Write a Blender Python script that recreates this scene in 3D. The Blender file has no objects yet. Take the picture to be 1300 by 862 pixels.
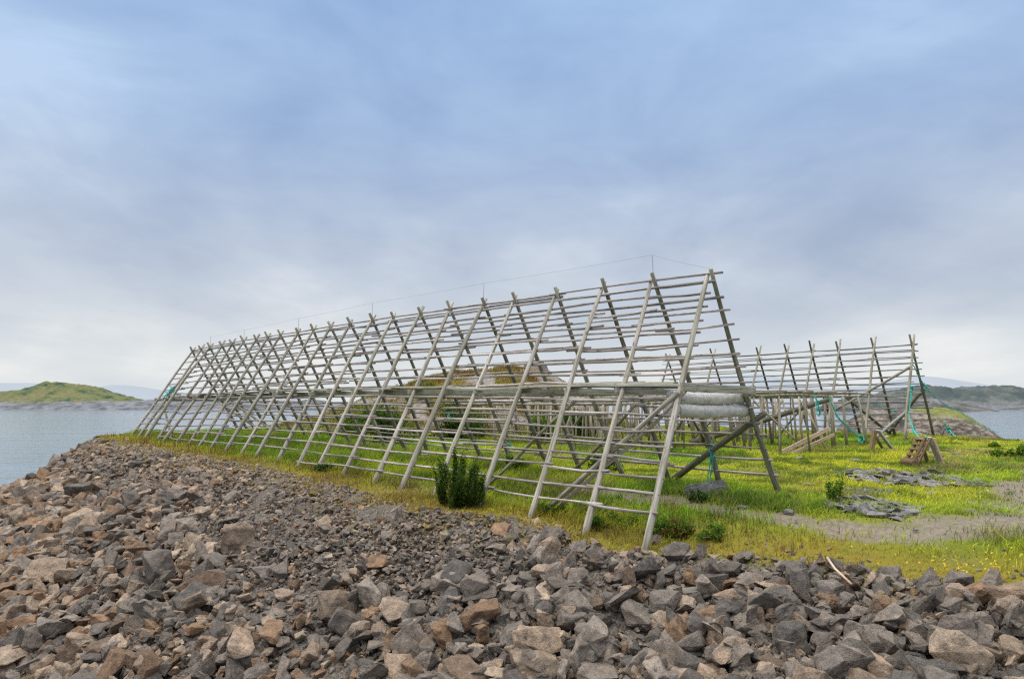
import bpy, bmesh, math, random
import numpy as np
from mathutils import Vector, Matrix, Euler, noise as mnoise

random.seed(7); rng = np.random.default_rng(7)
scene = bpy.context.scene
COL = scene.collection

# ------------------------------------------------------------------ camera numbers
F, PX, PY, HOR, CAMZ = 900.0, 650.0, 386.0, 514.0, 2.5
PITCH = math.atan((HOR - PY) / F)
EYE = np.array([0, 0, CAMZ])
FWD = np.array([0, math.cos(PITCH), math.sin(PITCH)]); UPV = np.array([0, -math.sin(PITCH), math.cos(PITCH)])

def project(P):
    d = np.asarray(P, float) - EYE
    z = d @ FWD
    return np.stack([PX + F * d[..., 0] / z, PY - F * (d @ UPV) / z, z], -1)

def sight(x, y):
    d = np.array([1.0, 0, 0]) * ((x - PX) / F) + UPV * ((PY - y) / F) + FWD
    return d / d[1]

# ------------------------------------------------------------------ site frame: s across the rack, t along it
L0 = np.array([2.385, 13.357]); TH = math.radians(44.16)
U = np.array([-math.sin(TH), math.cos(TH)]); M = np.array([math.cos(TH), math.sin(TH)])
def W(s, t, z=0.0):
    return np.array([L0[0] + s * M[0] + t * U[0], L0[1] + s * M[1] + t * U[1], z])
def ST(x, y):
    dx, dy = x - L0[0], y - L0[1]
    return dx * M[0] + dy * M[1], dx * U[0] + dy * U[1]

def smooth(a, b, x):
    x = np.clip((x - a) / (b - a), 0, 1)
    return x * x * (3 - 2 * x)

# cheap periodic-free value noise in numpy
_perm = rng.random((256, 256))
def vnoise(x, y):
    x = np.asarray(x, float); y = np.asarray(y, float)
    xi = np.floor(x).astype(int); yi = np.floor(y).astype(int)
    fx = x - xi; fy = y - yi
    fx = fx * fx * (3 - 2 * fx); fy = fy * fy * (3 - 2 * fy)
    g = lambda a, b: _perm[a & 255, b & 255]
    return (g(xi, yi) * (1 - fx) * (1 - fy) + g(xi + 1, yi) * fx * (1 - fy) + g(xi, yi + 1) * (1 - fx) * fy + g(xi + 1, yi + 1) * fx * fy)
def fbm(x, y, o=4):
    v = 0; a = .5; tot = 0
    for k in range(o):
        v = v + a * vnoise(x * 2 ** k + 17.3 * k, y * 2 ** k + 5.1 * k); tot += a; a *= .5
    return v / tot

EDGE_T = [-30, -5.4, -4.5, -2.6, -1.5, -.6, .3, 1.3, 2.5, 3.5, 4.4, 6, 9.3, 12.5, 16.5, 21, 27, 60]
EDGE_S = [1.6, 1.35, 1.05, 1.1, .85, .5, -.05, -.15, -.3, -.7, -1.2, -1.45, -1.05, -1.0, -1.27, -1.5, -1.3, -1.3]
def zleft(t):
    tc = np.clip(t, 0, 34) / 40
    return 1.933 * tc - .823 * tc * tc
MOUNDS = [(-7.5, 40.5, 1.35, 4.0), (-3.0, 42.5, 2.15, 3.8), (0.6, 44.0, 1.8, 3.0), (3.0, 46, 1.6, 2.3)]
def outside(s, t):
    e = np.interp(t, EDGE_T, EDGE_S)
    e = e + (vnoise(t * .9, t * 0 + 3.3) - .5) * .35
    a = np.maximum(0, e - s)
    te = np.interp(s, [-9, -5, -2.5, -1, 3, 5, 7, 10, 25, 60], [19.0, 23.5, 27.5, 31.0, 31.5, 31.0, 33, 36.5, 37.5, 30])
    b = np.maximum(0, t - te)
    sm = np.interp(t, [-40, -10, 0, 5, 20, 30, 36, 60], [60, 42, 32.5, 34.5, 34, 31, 27, 25])
    c = np.maximum(0, s - sm)
    return a, b, c
def terrain(s, t, bumps=True):
    s = np.asarray(s, float); t = np.asarray(t, float)
    zi = .45 + .012 * np.clip(t, 0, 30) + .012 * np.clip(s - 5.4, 0, 20) + .012 * np.clip(t, -12, 0)
    z = zleft(t) + (zi - zleft(t)) * smooth(.3, 5.2, s)
    x = L0[0] + s * M[0] + t * U[0]; y = L0[1] + s * M[1] + t * U[1]
    for mx, my, h, sg in MOUNDS:
        z = z + h * np.exp(-((x - mx) ** 2 + (y - my) ** 2) / (2 * sg * sg))
    if bumps:
        z = z + (fbm(x * .35, y * .35, 3) - .5) * .22 * smooth(-.5, 2.5, s) + (fbm(x * 1.7, y * 1.7, 3) - .5) * .07
    z = z - .17 * smooth(3.2, .2, t) * smooth(2.4, .2, s)
    a, b, c = outside(s, t)
    d = np.sqrt((a * .47) ** 2 + (b * .42) ** 2 + (c * .7) ** 2)
    d = np.sqrt(d * d + .02) - math.sqrt(.02)
    z = z - d
    z = z - .9 * smooth(33, 40, s) * smooth(8, -4, t) * 0
    return np.maximum(z, -6.0)
def ground_at(px, py):
    """World point where the sight line of the survey photo meets the terrain."""
    d = sight(px, py)
    k = np.geomspace(4, 90, 6000)
    z = terrain(*ST(d[0] * k, k))
    hit = np.nonzero(CAMZ + d[2] * k <= z)[0]
    i = hit[0] if len(hit) else len(k) - 1
    return np.array([d[0] * k[i], k[i], z[i]])
def on_t(px, py, t0):
    d = sight(px, py); base = np.array([0, 0]) - L0
    k = (t0 - base @ U) / (d[:2] @ U)
    return EYE + d * k
def at_depth(px, py, Y):
    return EYE + sight(px, py) * Y

# ------------------------------------------------------------------ materials
def new_mat(name):
    m = bpy.data.materials.new(name); m.use_nodes = True
    nt = m.node_tree; nt.nodes.clear()
    out = nt.nodes.new('ShaderNodeOutputMaterial')
    b = nt.nodes.new('ShaderNodeBsdfPrincipled')
    nt.links.new(b.outputs[0], out.inputs[0])
    return m, nt, b
def N(nt, t, **kw):
    n = nt.nodes.new(t)
    for k, v in kw.items(): setattr(n, k, v)
    return n
def noise_tex(nt, vec, scale, detail=5, rough=.55, dist=0.0):
    n = N(nt, 'ShaderNodeTexNoise'); n.inputs['Scale'].default_value = scale
    n.inputs['Detail'].default_value = detail; n.inputs['Roughness'].default_value = rough; n.inputs['Distortion'].default_value = dist
    if vec is not None: nt.links.new(vec, n.inputs['Vector'])
    return n.outputs[0]
def ramp(nt, fac, stops, interp='LINEAR'):
    r = N(nt, 'ShaderNodeValToRGB'); r.color_ramp.interpolation = interp
    els = r.color_ramp.elements
    while len(els) > 1: els.remove(els[-1])
    els[0].position, els[0].color = stops[0][0], (*stops[0][1], 1) if len(stops[0][1]) == 3 else stops[0][1]
    for p, c in stops[1:]:
        e = els.new(p); e.color = (*c, 1)
    nt.links.new(fac, r.inputs[0]); return r.outputs[0]
def mix(nt, fac, a, b, mode='MIX'):
    n = N(nt, 'ShaderNodeMix', data_type='RGBA', blend_type=mode)
    for sock, v in ((n.inputs[0], fac), (n.inputs[6], a), (n.inputs[7], b)):
        if hasattr(v, 'is_linked'): nt.links.new(v, sock)
        elif isinstance(v, (int, float)): sock.default_value = v
        else: sock.default_value = (*v, 1)
    return n.outputs[2]
def math_n(nt, op, a, b=0.0, clamp=False):
    n = N(nt, 'ShaderNodeMath', operation=op, use_clamp=clamp)
    for i, v in ((0, a), (1, b)):
        if hasattr(v, 'is_linked'): nt.links.new(v, n.inputs[i])
        else: n.inputs[i].default_value = v
    return n.outputs[0]
def bump(nt, b, h, strength=.5, dist=.02, normal=None):
    n = N(nt, 'ShaderNodeBump'); n.inputs['Strength'].default_value = strength; n.inputs['Distance'].default_value = dist
    nt.links.new(h, n.inputs['Height'])
    if normal is not None: nt.links.new(normal, n.inputs['Normal'])
    nt.links.new(n.outputs[0], b.inputs['Normal']); return n.outputs[0]
def attr(nt, name):
    return N(nt, 'ShaderNodeAttribute', attribute_name=name)
def vmul(nt, v, k):
    n = N(nt, 'ShaderNodeVectorMath', operation='MULTIPLY'); nt.links.new(v, n.inputs[0])
    n.inputs[1].default_value = k; return n.outputs[0]
def vadd(nt, v, w):
    n = N(nt, 'ShaderNodeVectorMath', operation='ADD'); nt.links.new(v, n.inputs[0]); nt.links.new(w, n.inputs[1]); return n.outputs[0]

def wood_mat(name, light, dark, moss=None, moss_amt=.0):
    m, nt, b = new_mat(name)
    pc = attr(nt, 'grain').outputs['Vector']
    oi = N(nt, 'ShaderNodeObjectInfo')
    g = vmul(nt, pc, (1.1, 30, 30))
    f1 = noise_tex(nt, g, 1.0, 6, .65)
    f2 = noise_tex(nt, vmul(nt, pc, (.7, 2, 2)), 1.3, 3)
    c = ramp(nt, f1, [(.34, tuple(.6 * q for q in dark)), (.42, dark), (.5, tuple(.5 * (a + d) for a, d in zip(light, dark))), (.66, light)])
    c = mix(nt, math_n(nt, 'MULTIPLY', math_n(nt, 'SUBTRACT', f2, .48, True), 2.2, True), c, tuple(x * .8 for x in dark))
    kn = noise_tex(nt, vmul(nt, pc, (5, 22, 22)), 1.0, 2)
    c = mix(nt, math_n(nt, 'MULTIPLY', math_n(nt, 'SUBTRACT', kn, .62, True), 8, True), c, tuple(x * .35 for x in dark))
    if moss:
        f3 = noise_tex(nt, vmul(nt, pc, (.9, 7, 7)), 1.0, 4)
        mk = math_n(nt, 'MULTIPLY', math_n(nt, 'SUBTRACT', f3, .38, True), moss_amt * 4, True)
        c = mix(nt, mk, c, moss)
    # per piece brightness
    isl = N(nt, 'ShaderNodeNewGeometry').outputs['Random Per Island']
    k = math_n(nt, 'ADD', math_n(nt, 'MULTIPLY', oi.outputs['Random'], .55), .68)
    hsv = N(nt, 'ShaderNodeHueSaturation'); nt.links.new(c, hsv.inputs['Color']); nt.links.new(k, hsv.inputs['Value'])
    nt.links.new(hsv.outputs[0], b.inputs['Base Color'])
    b.inputs['Roughness'].default_value = .85
    b.inputs['Specular IOR Level'].default_value = .2
    bump(nt, b, f1, .8, .02)
    return m

MAT = {}
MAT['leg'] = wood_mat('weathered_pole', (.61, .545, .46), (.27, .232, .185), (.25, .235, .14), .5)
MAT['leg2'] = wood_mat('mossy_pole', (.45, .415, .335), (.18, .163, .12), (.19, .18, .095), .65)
MAT['rail'] = wood_mat('pale_rail', (.59, .515, .45), (.25, .21, .178))
MAT['railfar'] = wood_mat('grey_rail', (.40, .37, .34), (.18, .165, .15))
MAT['post'] = wood_mat('tan_post', (.52, .43, .33), (.25, .20, .145), (.28, .26, .16), .3)
MAT['dark'] = wood_mat('dark_log', (.22, .20, .155), (.09, .08, .058), (.12, .125, .06), .5)
MAT['plank'] = wood_mat('grey_plank', (.52, .49, .42), (.26, .24, .19), (.27, .26, .13), .5)
MAT['fresh'] = wood_mat('fresh_board', (.62, .46, .33), (.40, .28, .19))
MAT['brown'] = wood_mat('brown_board', (.33, .22, .125), (.14, .085, .045))
MAT['silver'] = wood_mat('silver_board', (.60, .58, .56), (.36, .34, .32))

def rock_mat(name, src, moss=True):
    m, nt, b = new_mat(name)
    tc = N(nt, 'ShaderNodeTexCoord')
    geo = N(nt, 'ShaderNodeNewGeometry')
    pos = geo.outputs['Position']
    tint = attr(nt, 'tint').outputs['Color'] if src == 'attr' else N(nt, 'ShaderNodeObjectInfo').outputs['Color']
    n1 = noise_tex(nt, pos, 7.0, 9, .72)
    n2 = noise_tex(nt, pos, 55.0, 5, .65)
    n3 = noise_tex(nt, pos, 3.1, 4)
    v = ramp(nt, n1, [(.28, (.36, .36, .36)), (.5, (.86, .86, .86)), (.72, (1.4, 1.36, 1.3))])
    c = mix(nt, 1.0, tint, v, 'MULTIPLY')
    c = mix(nt, math_n(nt, 'MULTIPLY', math_n(nt, 'SUBTRACT', n2, .53, True), math_n(nt, 'MULTIPLY', n3, 4.5), True), c, (.36, .325, .285))
    c = mix(nt, math_n(nt, 'MULTIPLY', math_n(nt, 'SUBTRACT', .45, n2, True), 3.5, True), c, (.045, .04, .036))
    # rust / ochre staining
    c = mix(nt, math_n(nt, 'MULTIPLY', math_n(nt, 'SUBTRACT', noise_tex(nt, pos, 2.3, 5, .7), .56, True), 3.0, True), c, (.23, .145, .075))
    if moss:
        up = N(nt, 'ShaderNodeSeparateXYZ'); nt.links.new(geo.outputs['Normal'], up.inputs[0])
        mo = attr(nt, 'moss').outputs['Fac']
        k = math_n(nt, 'MULTIPLY', math_n(nt, 'MULTIPLY', math_n(nt, 'SUBTRACT', n3, .50, True), 6, True), mo, True)
        c = mix(nt, k, c, (.30, .20, .03))
    nt.links.new(c, b.inputs['Base Color'])
    b.inputs['Roughness'].default_value = .82; b.inputs['Specular IOR Level'].default_value = .3
    h = math_n(nt, 'ADD', n1, math_n(nt, 'MULTIPLY', n2, .35))
    bump(nt, b, h, 1.0, .07)
    return m
MAT['rock'] = rock_mat('broken_rock', 'attr')
MAT['boulder'] = rock_mat('boulder_rock', 'obj', False)

def leaf_mat(name, trans=.35):
    m = bpy.data.materials.new(name); m.use_nodes = True
    nt = m.node_tree; nt.nodes.clear()
    out = N(nt, 'ShaderNodeOutputMaterial')
    c = attr(nt, 'tint').outputs['Color']
    d = N(nt, 'ShaderNodeBsdfDiffuse'); t = N(nt, 'ShaderNodeBsdfTranslucent')
    nt.links.new(c, d.inputs[0]); nt.links.new(c, t.inputs[0])
    mx = N(nt, 'ShaderNodeMixShader'); mx.inputs[0].default_value = trans
    nt.links.new(d.outputs[0], mx.inputs[1]); nt.links.new(t.outputs[0], mx.inputs[2])
    nt.links.new(mx.outputs[0], out.inputs[0]); return m
MAT['leaf'] = leaf_mat('foliage')

def simple_mat(name, c1, c2, scale=8, rough=.7, bstr=.3, bdist=.02):
    m, nt, b = new_mat(name)
    tc = N(nt, 'ShaderNodeTexCoord').outputs['Object']
    f = noise_tex(nt, tc, scale, 5)
    nt.links.new(ramp(nt, f, [(.3, c1), (.7, c2)]), b.inputs['Base Color'])
    b.inputs['Roughness'].default_value = rough
    bump(nt, b, f, bstr, bdist)
    return m
MAT['rope'] = simple_mat('teal_rope', (.02, .30, .25), (.07, .52, .44), 30)
MAT['cloth'] = simple_mat('white_tarpaulin', (.44, .42, .385), (.64, .62, .575), 9, .75, .8, .04)
MAT['wire'] = simple_mat('wire_metal', (.22, .23, .25), (.3, .31, .33), 5)
MAT['flower'] = simple_mat('yellow_petals', (.75, .42, .01), (.85, .60, .02), 5)

# ------------------------------------------------------------------ mesh helpers
def mesh_np(name, V, T, mat, attrs=None, smooth_sh=False, quads=False):
    V = np.ascontiguousarray(V, dtype=np.float32); T = np.ascontiguousarray(T, dtype=np.int32)
    k = T.shape[1]
    me = bpy.data.meshes.new(name)
    me.vertices.add(len(V)); me.vertices.foreach_set('co', V.ravel())
    me.loops.add(T.size); me.loops.foreach_set('vertex_index', T.ravel())
    me.polygons.add(len(T)); me.polygons.foreach_set('loop_start', np.arange(0, T.size, k, dtype=np.int32))
    me.polygons.foreach_set('loop_total', np.full(len(T), k, dtype=np.int32))
    me.polygons.foreach_set('use_smooth', np.full(len(T), smooth_sh, dtype=bool))
    me.update(calc_edges=True)
    for an, (kind, data) in (attrs or {}).items():
        a = me.attributes.new(an, kind, 'POINT')
        key = {'FLOAT': 'value', 'FLOAT_VECTOR': 'vector', 'FLOAT_COLOR': 'color'}[kind]
        a.data.foreach_set(key, np.ascontiguousarray(data, dtype=np.float32).ravel())
    if mat: me.materials.append(mat)
    return me
def link(name, me, parent=None, **props):
    o = bpy.data.objects.new(name, me); COL.objects.link(o)
    if parent is not None: o.parent = parent
    for k, v in props.items(): o[k] = v
    return o
def empty(name, loc, label, cat, group=None):
    o = bpy.data.objects.new(name, None); COL.objects.link(o); o.location = Vector(loc)
    o.empty_display_size = .3; o['label'] = label; o['category'] = cat
    if group: o['group'] = group
    return o
def tag(o, label, cat, group=None):
    o['label'] = label; o['category'] = cat
    if group: o['group'] = group
    return o

class MB:
    """Collects tapered poles, planks and tubes into one mesh with a grain attribute."""
    def __init__(self): self.V = []; self.Q = []; self.G = []; self.n = 0
    def add(self, V, Q, G):
        self.V.append(np.asarray(V, float)); self.Q.append(np.asarray(Q, int) + self.n); self.G.append(np.asarray(G, float)); self.n += len(V); return self
    def path(self, pts, radii, n=8, rough=.06, flat=1.0):
        pts = np.asarray(pts, float); m = len(pts)
        tan = np.gradient(pts, axis=0); tan /= np.linalg.norm(tan, axis=1)[:, None] + 1e-9
        ref = np.array([0, 0, 1.0]) if abs(tan[0][2]) < .9 else np.array([1.0, 0, 0])
        off = rng.random() * 50; ph = rng.random() * 6.28
        V = []; G = []; dist = np.r_[0, np.cumsum(np.linalg.norm(np.diff(pts, axis=0), axis=1))]
        for i in range(m):
            a = np.cross(tan[i], ref); a /= np.linalg.norm(a); b = np.cross(a, tan[i])
            for j in range(n):
                th = 2 * math.pi * j / n + ph
                r = radii[i] * (1 + rough * (rng.random() * 2 - 1))
                V.append(pts[i] + (a * math.cos(th) + b * math.sin(th) * flat) * r)
                G.append((dist[i] + off, radii[i] * math.cos(th) + off, radii[i] * math.sin(th)))
        Q = [(i * n + j, i * n + (j + 1) % n, (i + 1) * n + (j + 1) % n, (i + 1) * n + j) for i in range(m - 1) for j in range(n)]
        for e, i in ((0, 0), (1, m - 1)):
            c = len(V); V.append(pts[i]); G.append((dist[i] + off, off, 0))
            for j in range(0, n, 2):
                q = (i * n + j, i * n + (j + 1) % n, i * n + (j + 2) % n, c)
                Q.append(q if e else q[::-1])
        return self.add(V, Q, G)
    def pole(self, p0, p1, r0, r1, n=8, wob=.02, seg=.8, sag=0.0):
        p0 = np.asarray(p0, float); p1 = np.asarray(p1, float)
        L = np.linalg.norm(p1 - p0); m = max(3, int(L / seg) + 1)
        k = np.linspace(0, 1, m); pts = p0 + (p1 - p0) * k[:, None]
        w = rng.normal(size=3) * wob; w2 = rng.normal(size=3) * wob * .5
        pts += np.sin(k * math.pi)[:, None] * w + np.sin(k * 2 * math.pi)[:, None] * w2
        pts[:, 2] -= sag * np.sin(k * math.pi)
        return self.path(pts, r0 + (r1 - r0) * k, n)
    def board(self, p0, p1, w, th, side, warp=.01):
        """A sawn board from p0 to p1; side = direction of its width."""
        p0 = np.asarray(p0, float); p1 = np.asarray(p1, float); d = p1 - p0; L = np.linalg.norm(d); d = d / L
        a = np.asarray(side, float); a = a - d * (a @ d); a /= np.linalg.norm(a); b = np.cross(d, a)
        m = max(3, int(L / .6) + 1); off = rng.random() * 40; V = []; G = []
        bow = rng.normal() * warp; ch = min(w, th) * .12
        for i in range(m):
            k = i / (m - 1); c = p0 + d * L * k + b * bow * math.sin(k * math.pi) + a * rng.normal() * .002
            for x, y in ((-w / 2 + ch, -th / 2), (w / 2 - ch, -th / 2), (w / 2, -th / 2 + ch), (w / 2, th / 2 - ch), (w / 2 - ch, th / 2), (-w / 2 + ch, th / 2), (-w / 2, th / 2 - ch), (-w / 2, -th / 2 + ch)):
                V.append(c + a * x + b * y); G.append((L * k + off, x + off, y))
        n = 8
        Q = [(i * n + j, i * n + (j + 1) % n, (i + 1) * n + (j + 1) % n, (i + 1) * n + j) for i in range(m - 1) for j in range(n)]
        Q += [(7, 6, 1, 0), (6, 5, 2, 1), (5, 4, 3, 2)]
        o = (m - 1) * n; Q += [(o, o + 1, o + 6, o + 7), (o + 1, o + 2, o + 5, o + 6), (o + 2, o + 3, o + 4, o + 5)]
        return self.add(V, Q, G)
    def build(self, name, mat, parent=None, smooth_sh=False, **props):
        V = np.concatenate(self.V); Q = np.concatenate(self.Q); G = np.concatenate(self.G)
        o0 = np.array(parent.location) if parent is not None else np.zeros(3)
        if parent is not None and parent.parent is not None: o0 = o0 + np.array(parent.parent.location)
        me = mesh_np(name, V - o0, Q, mat, {'grain': ('FLOAT_VECTOR', G)}, smooth_sh)
        return link(name, me, parent, **props)

def thing_mesh(name, mb, mat, label, cat, group=None, base=None, smooth_sh=False):
    """A thing that is one mesh, with its origin at its base."""
    V = np.concatenate(mb.V); Q = np.concatenate(mb.Q); G = np.concatenate(mb.G)
    if base is None: base = np.array([V[:, 0].mean(), V[:, 1].mean(), V[:, 2].min()])
    me = mesh_np(name, V - base, Q, mat, {'grain': ('FLOAT_VECTOR', G)}, smooth_sh)
    o = link(name, me); o.location = Vector(base)
    return tag(o, label, cat, group)

# ------------------------------------------------------------------ water and ground
def build_water():
    m, nt, b = new_mat('sea_water')
    pos = N(nt, 'ShaderNodeNewGeometry').outputs['Position']
    n1 = noise_tex(nt, vmul(nt, pos, (.55, .9, 1)), 1.0, 5, .6, .4)
    n2 = noise_tex(nt, vmul(nt, pos, (.05, .09, 1)), 1.0, 4, .6)
    n3 = noise_tex(nt, vmul(nt, pos, (.004, .012, 1)), 1.0, 3)
    c = ramp(nt, n3, [(.3, (.14, .20, .25)), (.7, (.19, .25, .30))])
    nt.links.new(c, b.inputs['Base Color'])
    b.inputs['Roughness'].default_value = .07; b.inputs['IOR'].default_value = 1.33
    h = math_n(nt, 'ADD', math_n(nt, 'MULTIPLY', n1, .5), math_n(nt, 'MULTIPLY', n2, 2.0))
    bump(nt, b, h, .8, .5)
    R = 40000.0; zw = -3.5
    V = [(-R, -2000, zw), (R, -2000, zw), (R, R, zw), (-R, R, zw)]
    link('water', mesh_np('water', V, [(0, 1, 2, 3)], m), kind='structure')

PATH = [ground_at(*p)[:2] for p in ((1500, 655), (1300, 668), (1100, 672), (950, 652), (830, 633), (700, 612), (560, 592))]
PATHW = [1.1, .95, .62, .42, .32, .24, .18]
TRACK = [ground_at(*p)[:2] for p in ((1300, 668), (1296, 625), (1320, 596), (1400, 580))]
def seg_dist(x, y, pts, ws):
    best = np.full(np.shape(x), 1e9)
    for (a, b, wa, wb) in zip(pts[:-1], pts[1:], ws[:-1], ws[1:]):
        d = b - a; k = np.clip(((x - a[0]) * d[0] + (y - a[1]) * d[1]) / (d @ d), 0, 1)
        dd = np.hypot(x - a[0] - k * d[0], y - a[1] - k * d[1]) / (wa + (wb - wa) * k)
        best = np.minimum(best, dd)
    return best
def path_mask(x, y):
    d = np.minimum(seg_dist(x, y, PATH, PATHW), seg_dist(x, y, TRACK, [.9, .6, .6, .9]))
    d = d + (fbm(x * 1.3 + 40, y * 1.3, 5) - .5) * 2.6
    return smooth(1.2, .45, d)
def moss_mask(s, t):
    a, b, c = outside(s, t)
    e = np.interp(t, EDGE_T, EDGE_S)
    return smooth(2.3, .2, s - e + (fbm(s * .8 + 9, t * .8) - .5) * 1.6)

def build_ground():
    ss = np.r_[np.arange(-14, 8, .16), np.arange(8, 50, .3)]; tt = np.r_[np.arange(-34, -12, .5), np.arange(-12, 46, .2)]
    S, T = np.meshgrid(ss, tt, indexing='ij')
    Z = terrain(S, T)
    a, b, c = outside(S, T)
    bank = smooth(0.0, .35, np.maximum(a, np.maximum(b, c)) + (fbm(S * 2, T * 2, 3) - .5) * .3)
    Z = Z + bank * (fbm(S * 1.9, T * 1.9, 4) - .5) * .3
    X = L0[0] + S * M[0] + T * U[0]; Y = L0[1] + S * M[1] + T * U[1]
    pm = path_mask(X, Y) * (1 - bank)
    Z = Z - pm * .03
    mo = moss_mask(S, T) * (1 - bank)
    # bare rock on the steeper part of the mound
    zz = Z.copy(); gy, gx = np.gradient(zz); 
    mound = smooth(1.0, 1.7, Z + (fbm(X * .5, Y * .5) - .5) * 1.6) * (S > 6)
    rock = np.clip(mound * smooth(.46, .6, fbm(X * .45 + 3, Y * .45 + 8, 4)), 0, 1)
    V = np.stack([X, Y, Z], -1).reshape(-1, 3)
    ni, nj = S.shape; idx = np.arange(ni * nj).reshape(ni, nj)
    Q = np.stack([idx[:-1, :-1], idx[1:, :-1], idx[1:, 1:], idx[:-1, 1:]], -1).reshape(-1, 4)
    m, nt, b = new_mat('meadow_ground')
    pos = N(nt, 'ShaderNodeNewGeometry').outputs['Position']
    f = noise_tex(nt, pos, .55, 5); f2 = noise_tex(nt, pos, 5, 6, .65); f3 = noise_tex(nt, pos, 30, 4, .6)
    grass = mix(nt, f2, ramp(nt, f, [(.35, (.15, .22, .016)), (.6, (.30, .31, .026))]), (.12, .12, .018))
    moss = ramp(nt, f2, [(.3, (.19, .10, .03)), (.5, (.24, .18, .025)), (.7, (.13, .12, .03))])
    dirt = mix(nt, math_n(nt, 'MULTIPLY', f3, .8), ramp(nt, noise_tex(nt, pos, 9, 7, .72), [(.34, (.17, .135, .095)), (.5, (.29, .24, .18)), (.66, (.38, .32, .25))]), (.15, .12, .085))
    rk = ramp(nt, f2, [(.3, (.12, .10, .085)), (.55, (.29, .25, .22)), (.75, (.40, .37, .34))])
    scree = ramp(nt, noise_tex(nt, pos, 22, 5, .7), [(.36, (.03, .026, .022)), (.5, (.13, .108, .085)), (.66, (.25, .215, .175))])
    hb = ramp(nt, f2, [(.3, (.10, .10, .015)), (.5, (.20, .14, .03)), (.7, (.12, .14, .02))])
    c = mix(nt, attr(nt, 'mound').outputs['Fac'], grass, hb)
    c = mix(nt, math_n(nt, 'MULTIPLY', attr(nt, 'moss').outputs['Fac'], .8), c, moss)
    c = mix(nt, attr(nt, 'dirt').outputs['Fac'], c, dirt)
    c = mix(nt, attr(nt, 'rock').outputs['Fac'], c, rk)
    c = mix(nt, attr(nt, 'bank').outputs['Fac'], c, scree)
    nt.links.new(c, b.inputs['Base Color']); b.inputs['Roughness'].default_value = .95; b.inputs['Specular IOR Level'].default_value = .1
    bump(nt, b, math_n(nt, 'ADD', f2, math_n(nt, 'MULTIPLY', f3, .3)), .8, .08)
    A = {k: ('FLOAT', v.ravel()) for k, v in (('bank', bank), ('dirt', pm), ('moss', mo), ('rock', rock), ('mound', np.clip(mound, 0, 1)))}
    link('ground', mesh_np('ground', V, Q, m, A, True), kind='structure')

# ------------------------------------------------------------------ far land
def far_mat(name, cols, scale, haze=None, hz=0.0, rockline=None):
    m, nt, b = new_mat(name)
    geo = N(nt, 'ShaderNodeNewGeometry'); pos = geo.outputs['Position']
    f = noise_tex(nt, pos, scale, 6, .65); f2 = noise_tex(nt, vmul(nt, pos, (1, 1, 3)), scale * 4, 6, .7)
    c = ramp(nt, f, cols)
    f2 = math_n(nt, 'ADD', math_n(nt, 'MULTIPLY', math_n(nt, 'SUBTRACT', f2, .5), 2.0), .5, True)
    c = mix(nt, math_n(nt, 'MULTIPLY', f2, .6 if scale > .001 else .1), c, tuple(x * .3 for x in cols[0][1]))
    if rockline:
        z0, z1, rc = rockline
        sp = N(nt, 'ShaderNodeSeparateXYZ'); nt.links.new(pos, sp.inputs[0])
        zz = math_n(nt, 'ADD', sp.outputs[2], math_n(nt, 'MULTIPLY', math_n(nt, 'SUBTRACT', f2, .5), (z1 - z0) * 1.6))
        mr = N(nt, 'ShaderNodeMapRange'); nt.links.new(zz, mr.inputs[0]); mr.inputs[1].default_value = z0; mr.inputs[2].default_value = z1
        rr = mix(nt, f2, rc, tuple(x * .45 for x in rc))
        c = mix(nt, mr.outputs[0], rr, c)
    if haze: c = mix(nt, hz, c, haze)  # distance haze blended into the base colour
    nt.links.new(c, b.inputs['Base Color']); b.inputs['Roughness'].default_value = 1; b.inputs['Specular IOR Level'].default_value = 0
    if scale > .001: bump(nt, b, f2, .6, .3 / scale * .1)
    return m
def land(name, D, xs, ys, depth, mat, ny=24, rough=.12, base_z=-4.5, seed=0, nx=160, sub=.0):
    """A far landform whose skyline runs through the picture heights ys at bearings xs, at distance D."""
    px = np.linspace(xs[0], xs[-1], nx); top = np.interp(px, xs, ys)
    H = (HOR - top) / F * D / math.cos(0) + CAMZ
    B = np.linspace(-1, 1, ny)
    X = (px[:, None] - PX) / F * D * (1 + 0 * B[None, :]); X = X * np.ones((1, ny))
    Y = D + depth * B[None, :] * np.ones((nx, 1)) * smooth(0, .12, np.minimum(np.linspace(0, 1, nx), 1 - np.linspace(0, 1, nx)))[:, None] ** .5
    prof = (1 - np.abs(B) ** 1.7)[None, :]
    k = 6.0 / max(depth, 1)
    n = fbm(X * k * .35 + seed * 13, Y * k * .35, 5) - .5
    Z = base_z + (H[:, None] - base_z) * prof * (1 + n * rough * 4 * (1 - prof * .75)) + n * rough * (H[:, None] - base_z) * .8
    if sub: Z += sub * (H[:, None] - base_z) * (fbm(X * k * 2, Y * k * 2, 4) - .5)
    idx = np.arange(nx * ny).reshape(nx, ny)
    Q = np.stack([idx[:-1, :-1], idx[1:, :-1], idx[1:, 1:], idx[:-1, 1:]], -1).reshape(-1, 4)
    return link(name, mesh_np(name, np.stack([X, Y, Z], -1).reshape(-1, 3), Q, mat, None, True), kind='structure')

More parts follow.
